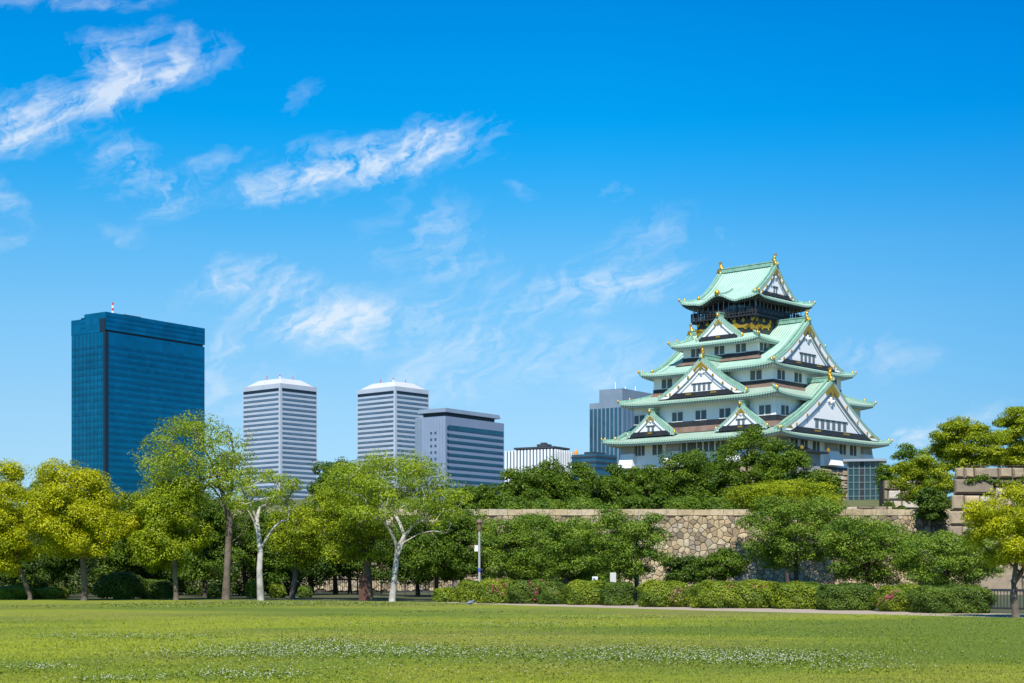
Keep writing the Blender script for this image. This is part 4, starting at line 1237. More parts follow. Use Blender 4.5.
q = MB(); q.box(-4.9, -.4, hh, 4.9, 8.4, hh + .35); q.build('roof', M['slate_clad'], t)
for k in range(4):
    for z in (hh - 2.2, hh - 5.2):
        q = MB(); x = -3.3 + 2.2 * k; q.box(x - .55, -.06, z, x + .55, -.01, z + 1.2); q.build('window', M['strip_glass'], t)
#TREES
# ================================================================== TREES
def unit(v): return v / np.maximum(np.linalg.norm(v, axis=-1, keepdims=True), 1e-9)

def leaf_quads(cent, rad, per, size, rng, flat=1.0, up=.45, droop=0.0, inner=.45):
    """leaf clumps: (n,3) centres, (n,) radii; returns quad verts and tints"""
    n = len(cent); k = np.repeat(np.arange(n), per)
    d = unit(rng.normal(size=(len(k), 3)))
    # each clump is lumpy: a few random bulges
    bul = unit(rng.normal(size=(n, 4, 3))); amp = rng.uniform(.10, .42, (n, 4))
    dot = np.einsum('ij,ikj->ik', d, bul[k]); lump = .80 + (amp[k] * np.clip(dot - .35, 0, 1) ** 1.0 * 1.9).sum(1)
    rr = (inner + (1 - inner) * rng.random(len(k)) ** .6) * lump
    off = d * (rr * rad[k])[:, None]; off[:, 2] *= flat
    off[:, 2] -= droop * (off[:, 0] ** 2 + off[:, 1] ** 2) / np.maximum(rad[k], .1)
    p = cent[k] + off
    nr = unit(d * .75 + np.array([0, 0, up]) + rng.normal(size=d.shape) * .42)
    t = unit(np.cross(nr, unit(rng.normal(size=d.shape)))); b = np.cross(nr, t)
    L = size * rng.uniform(.65, 1.35, len(k))[:, None]; Wd = L * rng.uniform(.5, .8, len(k))[:, None]
    cv = nr * L * .14
    q = np.stack([p - t * L * .5, p + b * Wd * .5 + cv, p + t * L * .5, p - b * Wd * .5 + cv], 1).reshape(-1, 3)
    ct = rng.uniform(.15, .75, n)[k]; tint = np.clip(ct + rng.normal(size=len(k)) * .13, 0, 1)
    return q, np.repeat(tint, 4)

def branches(root, trunk, targets, r0, rng, tip=.018, curve=.12):
    """grow limbs from the trunk polyline to every target; pipe-model radii"""
    nodes = [np.array(p, float) for p in trunk[0]]; par = [-1] + list(range(len(nodes) - 1))
    first = max(1, len(nodes) // 2)
    for ex in trunk[1:]:
        d0 = [np.linalg.norm(np.array(ex[0]) - q) for q in nodes]; a = int(np.argmin(d0))
        for p in ex[1:]:
            nodes.append(np.array(p, float)); par.append(a); a = len(nodes) - 1
    base_n = len(nodes)
    order = sorted(range(len(targets)), key=lambda i: np.linalg.norm(targets[i] - nodes[base_n - 1 if len(trunk) == 1 else first]))
    for i in order:
        tg = targets[i]; best, bd = 0, 1e9
        N = np.array(nodes); dv = tg - N; ds = np.linalg.norm(dv, axis=1)
        cost = ds + np.where(dv[:, 2] < .15 * ds, (.15 * ds - dv[:, 2]) * 1.6, 0); cost[:first] += 6
        a = int(np.argmin(cost)); s = nodes[a]; L = ds[a]; ns = max(2, min(5, int(L / .7) + 1))
        side = rng.normal(size=3) * L * curve
        for j in range(1, ns + 1):
            t = j / ns; p = s + (tg - s) * t + side * math.sin(math.pi * t) + np.array([0, 0, .10 * L * math.sin(math.pi * t)])
            nodes.append(p); par.append(a); a = len(nodes) - 1
    cnt = np.zeros(len(nodes)); ch = np.zeros(len(nodes), int)
    for i in range(1, len(nodes)): ch[par[i]] += 1
    for i in range(len(nodes) - 1, -1, -1):
        if ch[i] == 0: cnt[i] = 1
        if par[i] >= 0: cnt[par[i]] += cnt[i]
    tot = cnt[0]; rad = np.maximum(tip, r0 * (cnt / tot) ** .54)
    b = MB()
    # chains of nodes become tapered tubes
    kids = {}
    for i in range(1, len(nodes)): kids.setdefault(par[i], []).append(i)
    stack = [(0, None)]
    while stack:
        s, p = stack.pop()
        ch_ = [s] if p is None else [p, s]
        while ch_[-1] in kids:
            ks = sorted(kids[ch_[-1]], key=lambda q: -cnt[q])
            for q in ks[1:]: stack.append((q, ch_[-1]))
            ch_.append(ks[0])
        if len(ch_) > 1:
            rr = [rad[q] for q in ch_]
            if p is not None: rr[0] = min(rad[p], rr[1] * 1.25)
            else: rr[0] = rr[0] * 1.35
            b.tube([nodes[q] for q in ch_], rr, 8 if rr[0] > .12 else 5, cap=False)
    return b

KIND = {  # leaf material, bark, clump radius m, clump count, flatness, cover, shell bias, lobes of the crown
    'camphor': dict(leaf='camphor', bark='bark', cr=1.0, n=110, flat=.74, cover=1.5, shell=.66, up=.55, lobes=13),
    'camphor_green': dict(leaf='camphor_green', bark='bark', cr=.95, n=105, flat=.76, cover=1.4, shell=.55, up=.5, lobes=13),
    'light': dict(leaf='light', bark='bark', cr=.80, n=90, flat=.55, cover=.85, shell=.3, up=.5, lobes=14),
    'sparse': dict(leaf='light', bark='bark', cr=.74, n=64, flat=.55, cover=1.0, shell=.3, up=.5),
    'maple': dict(leaf='lime', bark='bark_dark', cr=1.0, n=90, flat=.44, cover=1.35, shell=.5, up=.9, lobes=15),
    'layered': dict(leaf='lime', bark='bark_dark', cr=1.5, n=110, flat=.50, cover=1.5, shell=.5, up=.7, lobes=13),
    'mid': dict(leaf='mid', bark='bark_dark', cr=.90, n=90, flat=.58, cover=1.2, shell=.4, up=.5, lobes=12),
    'cherry': dict(leaf='cherry', bark='bark_dark', cr=.90, n=100, flat=.56, cover=.95, shell=.35, up=.7, lobes=16),
    'dark': dict(leaf='dark', bark='bark_dark', cr=1.0, n=80, flat=.72, cover=1.5, shell=.4, up=.4, lobes=10),
    'hill': dict(leaf='hill', bark='bark_dark', cr=1.25, n=80, flat=.76, cover=1.5, shell=.55, up=.55, lobes=10),
    'hill_light': dict(leaf='mid', bark='bark_dark', cr=1.1, n=80, flat=.66, cover=1.2, shell=.4, up=.5, lobes=10),
}
TSEED = [100]
def tree(kind, name, label, box, trunk_px, base_py, D, zbase=0.0, bark=None, limbs=None, r0=None, n=None, leaf=None, cover=1.0, group=None, low=-.75, depth=.9, cr=None, trunk_top=None, lobes=1.0, wide=1.0):
    """box = bearing/height extent of the crown (px0, top, px1, bottom) at distance D"""
    k = KIND[kind]; TSEED[0] += 1; rng = np.random.default_rng(TSEED[0])
    x0, x1, zt, zb = wx(box[0], D), wx(box[2], D), wz(box[1], D), wz(box[3], D)
    if k.get('lobes'): zb -= (zt - zb) * .15
    cx, rx = (x0 + x1) / 2, (x1 - x0) / 2 * (1.17 if k.get('lobes') else 1.06) * wide; ry = rx * depth; cz, rz = (zt + zb) / 2, (zt - zb) / 2
    tx = wx(trunk_px, D)
    root = thing(name, label, 'tree', (tx, D, zbase), 0, group)
    n = k['n'] if k.get('lobes') else (n or k['n']); cr = cr or k['cr']
    scale = min(1.35, max(.45, (rx * ry * rz) ** (1 / 3) / 3.2)); cr = cr * scale
    # crown clump centres: uneven ellipsoid with random lobes
    lob = unit(rng.normal(size=(7, 3))); la = rng.uniform(-.34, .34, 7)
    pts = []; tries = 0
    md = cr * k.get('sp', .85)
    if k.get('lobes'):
        nl = max(4, int(k['lobes'] * lobes)); g = (rx * ry * rz) ** (1 / 3); fl = k['flat']; Rl = g * 1.06 / nl ** .36 / (.55 + .45 * fl) ** .5; nl = int(nl * 1.75)
        cen = []
        while len(cen) < nl and tries < 4000:
            tries += 1
            d = unit(rng.normal(size=3)); r = .25 + .75 * rng.random() ** .45
            if d[2] < min(low, -.9): continue
            f = 1 + (la * np.clip(lob @ d - .3, 0, 1)).sum() * .9
            q = np.array([d[0] * r * f * max(.2, rx - Rl * .80), d[1] * r * f * max(.2, ry - Rl * .80), d[2] * r * min(f, 1.05) * max(.12, rz - Rl * fl * .70)])
            if cen and min(np.linalg.norm((q - c) * np.array([1, 1, 1 / max(fl, .45)])) for c in cen) < Rl * (1.06 if tries < 2000 else .78): continue
            cen.append(q)
        per_l = max(5, int(n * 1.5 / len(cen)) + 1); cr = Rl * .46
        for q in cen:
            rs = Rl * rng.uniform(.78, 1.12)
            for _ in range(per_l):
                d = unit(rng.normal(size=3))
                if d[2] < -.35: d[2] *= -1
                o = d * rs * rng.uniform(.45, .72); o[2] *= fl
                pts.append(np.array([cx - tx, 0, cz - zbase]) + q + o)
        n = 0
    while len(pts) < n and tries < 9000:
        tries += 1
        d = unit(rng.normal(size=3)); r = 1 - (1 - k['shell'] * 0) * (1 - rng.random() ** (1 / 3)) * (1 - k['shell'])
        f = 1 + (la * np.clip(lob @ d - .3, 0, 1)).sum() * 1.4
        if d[2] < low: continue
        p = np.array([cx - tx + d[0] * r * f * (rx - cr * .6), d[1] * r * f * (ry - cr * .6), cz - zbase + d[2] * r * min(f, 1.06) * max(.15, rz - cr * k['flat'] * .8)])
        if pts and np.min(np.linalg.norm((np.array(pts) - p) * np.array([1, 1, 1.25]), axis=1)) < md:
            if tries % 60 == 0: md *= .93
            continue
        pts.append(p)
    P_ = np.array(pts); rad = cr * rng.uniform(.72, 1.25, len(P_))
    size = .0012 * D
    per = np.maximum(24, (k['cover'] * cover * math.pi * rad ** 2 * (.5 + .5 * k['flat']) / (.36 * size * size)).astype(int))
    q, tint = leaf_quads(P_, rad, per, size, rng, k['flat'], k['up'])
    np_mesh('crown', q, 4, M[leaf or k['leaf']], root, tint)
    h0 = (zb - zbase) if trunk_top is None else wz(trunk_top, D) - zbase
    h0 = max(.8, h0)
    hb = wz(base_py, D) - zbase if base_py else 0
    lean = rng.normal(size=2) * .05 * h0
    if limbs:
        tr = [[((wx(px, D) - tx), rng.uniform(-.25, .25) * (1 if i else 0), wz(py, D) - zbase) for i, (px, py) in enumerate(l)] for l in limbs]
        tr[0][0] = (0, 0, -.1)
        if len(l := tr[0]) : pass
    else:
        tr = [[(0, 0, -.1), (lean[0] * .3, lean[1] * .3, h0 * .35), (lean[0] + (cx - tx) * .08, lean[1], h0 * .75), ((cx - tx) * .25 + lean[0], lean[1], h0 + .15 * rz), ((cx - tx) * .6, 0, h0 + rz * .75)]]
    r0 = (r0 or max(.16, .036 * (zt - zbase))) * .62
    b = branches(root, tr, P_, r0, rng)
    b.build('trunk', M[bark or k['bark']], root, smooth=True)
    return root

def shrub(name, label, px0, px1, top, base, D, leaf='azalea', flowers=None, fpos=None, group=None, depth=.55, seed=1, cat='hedge', boxy=.62, zbase=0.0, fn=26):
    """clipped bush: leaf shell over a superellipsoid body"""
    rng = np.random.default_rng(seed)
    x0, x1 = wx(px0, D), wx(px1, D); zt = wz(top, D) - zbase; rx = (x1 - x0) / 2; ry = max(depth, min(rx, 1.3)); 
    root = thing(name, label, cat, ((x0 + x1) / 2, D + ry * .6, zbase), 0, group)
    size = .00125 * D
    area = 2 * math.pi * rx * ry + 2.4 * (rx + ry) * zt
    n = int(min(52000, 2.6 * area / (.36 * size * size)))
    d = rng.uniform(-1, 1, (n, 3)); ax = rng.choice(3, n, p=[.2, .4, .4]); d[np.arange(n), ax] = np.sign(rng.normal(size=n))
    d[:, 2] = np.where((ax == 2) & (d[:, 2] < 0), 1, d[:, 2])
    pe = 2 / boxy; e = boxy
    s = d / ((np.abs(d) ** pe).sum(1, keepdims=True) ** (1 / pe)); d = unit(np.sign(s) * np.abs(s) ** (pe - 1))
    hz = zt * .52
    ph = rng.uniform(0, 6.28, 6)
    bump = 1 + .05 * np.sin(s[:, 0] * rx * 3.1 + ph[0]) + .045 * np.sin(s[:, 1] * 5 + s[:, 2] * 4 + ph[1]) + .045 * np.sin(s[:, 0] * rx * 6.5 + s[:, 2] * 5 + ph[2])
    rr = bump * (.86 + .16 * rng.random(n))
    p = s * np.array([rx, ry, hz]) * rr[:, None]; p[:, 2] = p[:, 2] * 1.12 + hz * .88
    p[:, 2] = np.where(p[:, 2] < .02, rng.uniform(.02, .18, n), p[:, 2])
    nr = unit(d * .9 + np.array([0, 0, .35]) + rng.normal(size=d.shape) * .5)
    t = unit(np.cross(nr, unit(rng.normal(size=d.shape)))); b = np.cross(nr, t); L = size * rng.uniform(.6, 1.3, n)[:, None]
    q = np.stack([p - t * L * .5, p + b * L * .33, p + t * L * .5, p - b * L * .33], 1).reshape(-1, 3)
    patch = .5 + .28 * np.sin(s[:, 0] * rx * 1.7 + ph[3]) * np.sin(s[:, 2] * 3 + s[:, 0] * 2 + ph[4])
    tint = np.clip(patch + rng.normal(size=n) * .2, 0, 1)
    np_mesh('foliage', q, 4, M[leaf], root, np.repeat(tint, 4))
    m = MB()   # twiggy heart of the bush
    for k in range(max(6, int(rx * 4))):
        bx = rng.uniform(-rx * .6, rx * .6); by = rng.uniform(-ry * .4, ry * .4)
        m.tube([(bx, by, -.05), (bx + rng.normal() * .1, by, zt * .4), (bx * 1.15 + rng.normal() * .15, by * 1.2, zt * .8)], [.035, .025, .012], 5)
    m.build('stems', M['bark_dark'], root)
    if flowers:
        P_ = []
        for (fx, fz, spread, cnt) in fpos:
            for _ in range(cnt):
                u = np.clip(fx + rng.normal() * spread, -.97, .97); v = np.clip(fz + rng.normal() * spread * .8, .2, .98)
                yy = -ry * max(.05, (1 - abs(u) ** (2 / e))) ** (e / 2) * max(.1, 1 - abs(2 * v - 1) ** (2 / e)) ** (e / 2)
                P_.append((u * rx, yy * 1.02, v * zt * 1.03))
        P_ = np.array(P_); nn = len(P_)
        q, tint = leaf_quads(P_, np.full(nn, size * .9), np.full(nn, 4), size * .75, rng, 1.0, .3)
        np_mesh('blossom', q, 4, M[flowers], root, tint)
    return root

# ---- front row of the park, left to right
tree('camphor', 'camphor_tree', 'yellow-green camphor tree cut by the left edge of the photo', (-42, 463, 44, 572), 30, 600, 94, r0=.20)
tree('camphor', 'camphor_tree', 'biggest yellow-green camphor tree in front of the blue glass tower', (26, 458, 134, 566), 84, 600, 93, r0=.30, n=80)
tree('camphor_green', 'camphor_tree', 'rounded green camphor tree left of the tall thin-crowned tree', (126, 470, 217, 572), 176, 600, 94, r0=.24, n=72, leaf='camphor_green')
tree('sparse', 'tall_tree', 'tallest tree of the lawn, thin crown rising between the blue and banded towers', (140, 411, 266, 520), 226, 600, 95, r0=.34, n=66, cr=.90, cover=.62,
     limbs=[[(226, 600), (227, 575), (229, 545), (229, 520), (226, 505), (222, 490)], [(229, 548), (240, 535), (250, 515)], [(226, 505), (215, 490), (200, 475), (185, 462)], [(226, 505), (232, 485), (236, 462), (232, 440), (228, 425)], [(222, 490), (212, 465), (203, 445), (198, 432)], [(200, 475), (180, 470), (165, 468)]])
tree('sparse', 'pale_trunk_tree', 'lopped tree with a bare grey forked trunk beside the tall tree', (222, 464, 302, 524), 261, 600, 92, r0=.27, n=52, bark='bark_pale',
     limbs=[[(261, 600), (260, 570), (260, 550), (258, 535), (253, 520), (244, 504), (240, 503)], [(260, 553), (266, 540), (273, 528), (281, 521), (290, 520)], [(258, 535), (256, 518), (250, 505), (243, 490)]])
tree('light', 'broad_tree', 'broad bright green tree with dark trunk right of the lopped grey tree', (268, 500, 336, 572), 292, 598, 98, r0=.27, n=60, leaf='camphor_green')
tree('light', 'fork_trunk_tree', 'bright yellow-green tree with brown forked trunk behind the rusty slab', (308, 462, 404, 556), 369, 600, 96, r0=.33, bark='bark_brown', n=76, leaf='camphor_green', cover=1.15,
     limbs=[[(369, 600), (368, 570), (365, 552), (358, 540), (350, 525)], [(366, 556), (374, 540), (380, 525)], [(369, 575), (372, 552), (371, 530), (366, 508)]])
tree('sparse', 'white_bark_tree', 'slender tree with white forked trunk and airy crown, right of the rusty slab', (328, 446, 462, 540), 392, 601, 90, r0=.26, bark='bark_pale', n=92, cr=.72,
     limbs=[[(392, 601), (394, 580), (396, 562), (397, 550), (395, 541), (390, 530), (385, 515), (381, 500), (376, 486)], [(396, 556), (403, 543), (409, 532), (417, 520), (424, 509), (428, 495)], [(398, 549), (404, 535), (412, 527), (425, 518), (438, 513)], [(409, 541), (420, 533), (434, 531), (447, 533)], [(424, 509), (427, 490), (428, 470)], [(381, 500), (380, 480), (384, 462)]])
tree('camphor', 'camphor_tree', 'vivid yellow camphor tree before the bastion at the right edge', (968, 489, 1068, 576), 1016, 618, 57, r0=.20, n=74)
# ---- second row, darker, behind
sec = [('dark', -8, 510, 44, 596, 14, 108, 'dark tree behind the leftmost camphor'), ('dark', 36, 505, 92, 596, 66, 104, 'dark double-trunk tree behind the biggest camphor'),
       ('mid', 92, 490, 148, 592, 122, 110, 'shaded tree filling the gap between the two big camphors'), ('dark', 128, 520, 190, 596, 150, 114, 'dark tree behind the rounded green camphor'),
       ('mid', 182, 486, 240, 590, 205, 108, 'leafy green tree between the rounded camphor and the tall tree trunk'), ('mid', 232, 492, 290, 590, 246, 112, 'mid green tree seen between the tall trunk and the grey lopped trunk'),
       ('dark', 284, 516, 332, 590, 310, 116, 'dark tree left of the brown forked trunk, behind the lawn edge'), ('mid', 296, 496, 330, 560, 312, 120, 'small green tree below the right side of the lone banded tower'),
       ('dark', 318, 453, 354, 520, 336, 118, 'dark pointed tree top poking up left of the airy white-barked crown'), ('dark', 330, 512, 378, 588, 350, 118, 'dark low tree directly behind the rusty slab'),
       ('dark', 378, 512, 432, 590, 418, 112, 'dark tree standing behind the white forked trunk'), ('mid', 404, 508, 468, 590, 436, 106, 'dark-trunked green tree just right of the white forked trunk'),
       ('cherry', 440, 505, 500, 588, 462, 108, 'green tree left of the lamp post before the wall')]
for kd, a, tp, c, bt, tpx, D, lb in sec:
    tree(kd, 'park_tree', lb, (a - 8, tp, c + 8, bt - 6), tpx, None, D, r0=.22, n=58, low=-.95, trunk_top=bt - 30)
tree('sparse', 'olive_tree', 'dull olive tree top showing between the two left camphors', (22, 466, 66, 530), 44, None, 125, n=34, leaf='mid', cr=.9)
# ---- cherry and maple trees between the hedge and the wall
mids = [('cherry', 476, 512, 556, 586, 500, 96, 'spreading tree behind the first flowering hedge by the lamp post', 56), ('cherry', 534, 520, 606, 586, 566, 92, 'low spreading tree over the notice boards', 52),
        ('cherry', 586, 506, 668, 582, 636, 88, 'spreading dark green tree hiding the wall, with bare pale twigs on top', 64), ('mid', 704, 550, 748, 582, 724, 92, 'small leaning tree with open crown against the bare stone wall', 34),
        ('dark', 664, 556, 704, 590, 682, 96, 'low dark bush-like tree at the foot of the stone wall', 28), ('cherry', 744, 500, 852, 572, 797, 90, 'wide flat-crowned tree with dark trunk below the glass lift', 76),
        ('cherry', 814, 516, 932, 584, 868, 84, 'dark spreading tree with thick trunk right of the flat-crowned one', 70), ('cherry', 896, 528, 1000, 586, 944, 80, 'dark leaning tree left of the vivid yellow camphor', 56),
        ('mid', 496, 514, 584, 590, 540, 112, 'green tree against the wall behind the two left spreading trees', 52), ('mid', 560, 512, 640, 590, 600, 110, 'green tree against the wall behind the notice boards', 48)]
for kd, a, tp, c, bt, tpx, D, lb, n in mids:
    t = tree(kd, 'cherry_tree', lb, (a - 6, tp - 3, c + 6, bt - 1), tpx, None, D, r0=.21, n=int(n * 1.25), low=-.97, trunk_top=bt - 24, wide=.93)
tree('maple', 'maple_tree', 'light green flat-layered tree in front of the castle base beside the lift', (724, 474, 846, 520), 788, None, 133, r0=.22, n=66, low=-.8, trunk_top=530)
# ---- trees on the raised bailey before the castle
hill = [('hill', 492, 472, 540, 516, 516, 168, 'dark round tree at the left end of the row under the finned building'), ('hill', 526, 464, 572, 514, 550, 170, 'second dark round tree of the row under the finned building'),
        ('hill', 558, 463, 602, 514, 580, 166, 'round tree of the bailey row under the low glass building'), ('hill_light', 590, 465, 634, 514, 612, 168, 'lighter round tree of the bailey row at the left corner of the castle'),
        ('hill', 622, 464, 668, 516, 645, 165, 'tree below the left small gable of the castle'), ('hill', 652, 450, 704, 516, 676, 168, 'rounded tree below the large left gable of the castle'),
        ('hill', 684, 442, 736, 516, 708, 172, 'tall dark tree covering the middle of the castle base'), ('hill', 722, 430, 772, 514, 746, 174, 'tallest dark tree before the castle, reaching the lowest eave'),
        ('hill', 756, 440, 808, 514, 784, 172, 'dark tree right of the tallest one before the castle corner'), ('hill', 796, 470, 838, 512, 818, 176, 'dark low tree below the castle porch'),
        ('hill', 456, 484, 494, 520, 474, 150, 'dark domed tree at the foot of the blue-grey office block')]
for kd, a, tp, c, bt, tpx, D, lb in hill:
    tree(kd, 'bailey_tree', lb, (a, tp - 1, c, bt + 1), tpx, None, D, zbase=hill_z(0, D) - .2, r0=.26, low=-.95, wide=1.28, trunk_top=bt - 16, depth=.75)
for k_, (a, c, tp, D, lb) in enumerate(((488, 530, 497, 156, 'low bush at the left end of the wall top'), (524, 566, 499, 157, 'low bush on the wall top under the finned building'), (560, 604, 498, 156, 'low bush on the wall top under the glass building'),
        (664, 706, 497, 158, 'low bush on the wall top under the large left gable'), (700, 742, 498, 157, 'low bush on the wall top left of the light maple'))):
    shrub('bailey_bush', lb, a, c, tp, 511, D, 'mid', seed=60 + k_, cat='bush', boxy=.85, zbase=hill_z(0, D) - .1)
for a, c, tp, lb, D in ((616, 650, 493, 'small rounded shrub-like tree on the wall top over the bare twigs', 146), (648, 668, 490, 'narrow light green sapling on the wall top', 147)):
    tree('hill_light', 'wall_top_bush', lb, (a, tp, c, 512), (a + c) / 2, None, D, zbase=7.0, r0=.10, n=22)
# ---- right side, behind and on the bastion
tree('light', 'airy_tree', 'grey-green airy tree standing right of the glass lift', (886, 444, 934, 500), 912, None, 205, zbase=11.5, r0=.25, n=46, leaf='mid')
tree('hill', 'lift_side_tree', 'dark tree tucked between the castle corner and the airy tree', (876, 462, 900, 492), 889, None, 225, zbase=11.8, r0=.2, n=24)
tree('maple', 'maple_tree', 'bright layered maple hanging over the bastion corner', (890, 452, 962, 512), 932, None, 146, zbase=6.5, r0=.22, n=54)
tree('dark', 'corner_bush', 'dark ivy-like bush pressed against the left edge of the bastion', (912, 482, 952, 522), 934, None, 138, zbase=3.0, r0=.14, n=28)
tree('layered', 'pine_tree', 'flat-layered pine-like tree rising above the bastion wall', (926, 416, 1006, 470), 978, None, 128, zbase=BZ - 1.0, r0=.26, n=46, cr=1.25, low=-.95)
tree('layered', 'pine_tree', 'tall yellow-green tree above the bastion at the right edge', (988, 406, 1062, 472), 1022, None, 131, zbase=BZ - 1.0, r0=.26, n=48, cr=1.2, low=-.95)
# ---- ivy in the joint under the bastion's top course
D = 119.6; rng = np.random.default_rng(9); t = thing('ivy', 'strip of ivy growing in the joint under the top course of the bastion', 'ivy', (wx(966, D), D, wz(483, D)))
cs = []
for k in range(46):
    u = k * .135; cs.append((u, -.12 + rng.normal() * .04, .06 + .16 * math.sin(u * 1.7) + rng.normal() * .10 + (.15 if 1.2 < u < 2.6 else 0)))
q, tint = leaf_quads(np.array(cs), rng.uniform(.16, .30, len(cs)), np.full(len(cs), 42), .13, rng, .8, .3)
np_mesh('leaves', q, 4, M['mid'], t, tint)
# ---- clipped azaleas along the path
HG = 'clipped azalea bushes along the lawn edge'
S = shrub
S('azalea_bush', 'small rounded lime bush left of the lamp post', 432, 458, 588.5, 602, 88, 'azalea', group=HG, seed=2)
S('azalea_bush', 'rounded bush at the foot of the lamp post', 457, 482, 581, 603, 86, 'azalea', group=HG, seed=3)
S('azalea_bush', 'clipped bush with the densest magenta flowers', 476, 515, 580, 604, 84, 'azalea', 'azalea_flower', [(.1, .75, .3, 26), (.45, .7, .2, 12)], group=HG, seed=4)
S('azalea_bush', 'dark clipped bush with scattered magenta flowers left of the notice boards', 508, 548, 581, 604.5, 83, 'azalea_dark', 'azalea_flower', [(.3, .7, .3, 14), (.5, .45, .2, 10)], group=HG, seed=5)
S('azalea_bush', 'small dark bush with few flowers between two wider bushes', 538, 569, 583, 605, 81.5, 'azalea_dark', 'azalea_flower', [(-.2, .8, .3, 5)], group=HG, seed=6)
S('azalea_bush', 'lime clipped bush under the notice boards', 567, 606, 581, 606, 80, 'azalea', group=HG, seed=7)
S('azalea_bush', 'dark shaded bush right of the notice boards', 600, 636, 584, 606, 78.5, 'azalea_dark', group=HG, seed=8)
S('azalea_bush', 'clipped bush dotted with pale salmon flowers', 639, 691, 582, 607.5, 75, 'azalea', 'azalea_pale', [(.45, .55, .22, 26)], group=HG, seed=9)
S('azalea_hedge', 'longest clipped hedge, bright green with a few pink flowers on top', 689, 794, 582, 609, 72.5, 'azalea', 'azalea_flower', [(-.2, .85, .1, 5), (.35, .88, .1, 5), (.2, .9, .25, 5)], group=HG, seed=10)
S('azalea_bush', 'rounded bush closing the right end of the longest hedge', 776, 824, 583, 610, 71, 'azalea', group=HG, seed=11)
S('azalea_bush', 'dark rounded bush under the dark spreading tree', 822, 880, 585, 611.5, 68.5, 'azalea_dark', group=HG, seed=12)
S('azalea_bush', 'bush with magenta flowers on its left side', 879, 930, 586, 613, 66, 'azalea', 'azalea_flower', [(-.75, .5, .14, 22), (-.5, .8, .1, 6)], group=HG, seed=13)
S('azalea_hedge', 'dark hedge ending at the black fence by the yellow camphor', 918, 998, 587, 615, 63.5, 'azalea_dark', group=HG, seed=14)
S('low_hedge', 'low lime shrub row below the leftmost camphor', -14, 32, 587, 600, 97, 'azalea', 'azalea_pale', [(-.5, .7, .15, 5)], seed=15)
S('low_hedge', 'low lime shrub row between the two left camphor trunks', 34, 64, 588, 600, 98.5, 'azalea', seed=16)
S('dark_bush', 'large dark bush under the two big camphors', 92, 146, 574, 601, 98, 'azalea_dark', seed=17, cat='bush', boxy=.8)
S('dark_bush', 'dark bush right of the largest dark bush', 138, 172, 580, 601, 99, 'azalea_dark', seed=18, cat='bush', boxy=.8)
S('round_bush', 'round green bush left of the grey lopped trunk', 244, 259, 580, 598, 101, 'azalea', seed=19, cat='bush', boxy=.9)
S('round_bush', 'small green bush right of the grey lopped trunk', 268, 286, 585, 599, 102, 'azalea', seed=20, cat='bush', boxy=.9)
S('round_bush', 'dark green bush right of the tall tree trunk', 206, 222, 585, 600, 102, 'azalea_dark', seed=22, cat='bush', boxy=.9)
S('round_bush', 'small bush between the broad tree trunk and the fence', 296, 312, 586, 599, 104, 'azalea_dark', seed=23, cat='bush', boxy=.9)
S('wall_bush', 'round clipped bush on the ledge right of the lift plinth', 883, 897, 502, 513, 170, 'azalea_dark', seed=24, cat='bush', boxy=.9, zbase=wz(513, 170))
S('wall_bush', 'smaller clipped bush right of the round one on the ledge', 897, 907, 506, 513, 170.5, 'azalea_dark', seed=25, cat='bush', boxy=.9, zbase=wz(513, 170.5))
# bare pale twigs over the spreading tree
b = MB(); D = 88.0; rngq = random.Random(3)
t = thing('bare_branch', 'bare pale dead branch above the spreading tree before the wall', 'branch', (wx(636, D), D, 0), 0)
X0 = wx(636, D)
trk = [(0, 0, -.05), (.1, .05, 1.2), (-.1, 0, wz(548, D)), (wx(634, D) - X0, 0, wz(528, D))]
b.tube(trk, [.10, .09, .07, .05], 6)
for (a, c) in ((626, 520), (640, 513), (648, 512), (655, 517), (618, 519), (645, 522)):
    b.tube([trk[3], ((wx(a, D) - X0) * .6, .1, wz((c + 528) / 2 + 1, D)), (wx(a, D) - X0, rngq.uniform(-.2, .2), wz(c, D))], [.045, .032, .014], 5)
b.build('limb', M['bark_pale'], t)
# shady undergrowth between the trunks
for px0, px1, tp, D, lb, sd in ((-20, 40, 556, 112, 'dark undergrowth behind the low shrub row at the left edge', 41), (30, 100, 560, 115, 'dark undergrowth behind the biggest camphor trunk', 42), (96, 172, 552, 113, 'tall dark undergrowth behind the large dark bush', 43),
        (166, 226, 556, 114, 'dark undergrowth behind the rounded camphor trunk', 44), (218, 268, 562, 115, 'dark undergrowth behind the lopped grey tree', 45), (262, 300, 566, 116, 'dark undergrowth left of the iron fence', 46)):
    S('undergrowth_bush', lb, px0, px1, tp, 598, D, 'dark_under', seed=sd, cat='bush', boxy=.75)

# ================================================================== PARK FURNITURE
# lamp post
D = 90
t = thing('lamp_post', 'grey lamp post with brown lantern rising out of the azalea bushes', 'lamp post', (wx(479.3, D), D, 0))
zt = wz(518, D)
q = MB(); q.lathe((0, 0, 0), [(.0, 0), (.13, 0), (.12, .25), (.07, .3), (.062, zt - .75), (.0, zt - .75)], 10); q.build('pole', M['pole'] if 'pole' in M else M['bark_pale'], t, smooth=False)
M['pole'] = noisy('grey_painted_steel', (.34, .34, .33), (.42, .42, .41), 1.5, .5)
t.children[0].data.materials[0] = M['pole']
M['rust'] = noisy('rusty_steel', (.085, .038, .026), (.14, .06, .04), 1.6, .85, bump=.15)
M['lantern'] = noisy('brown_lantern', (.13, .09, .06), (.19, .13, .09), 2, .5)
q = MB(); q.lathe((0, 0, zt - .74), [(0, 0), (.09, 0), (.13, .12), (.14, .44), (.0, .44)], 10); q.build('lantern_body', M['lantern'], t)
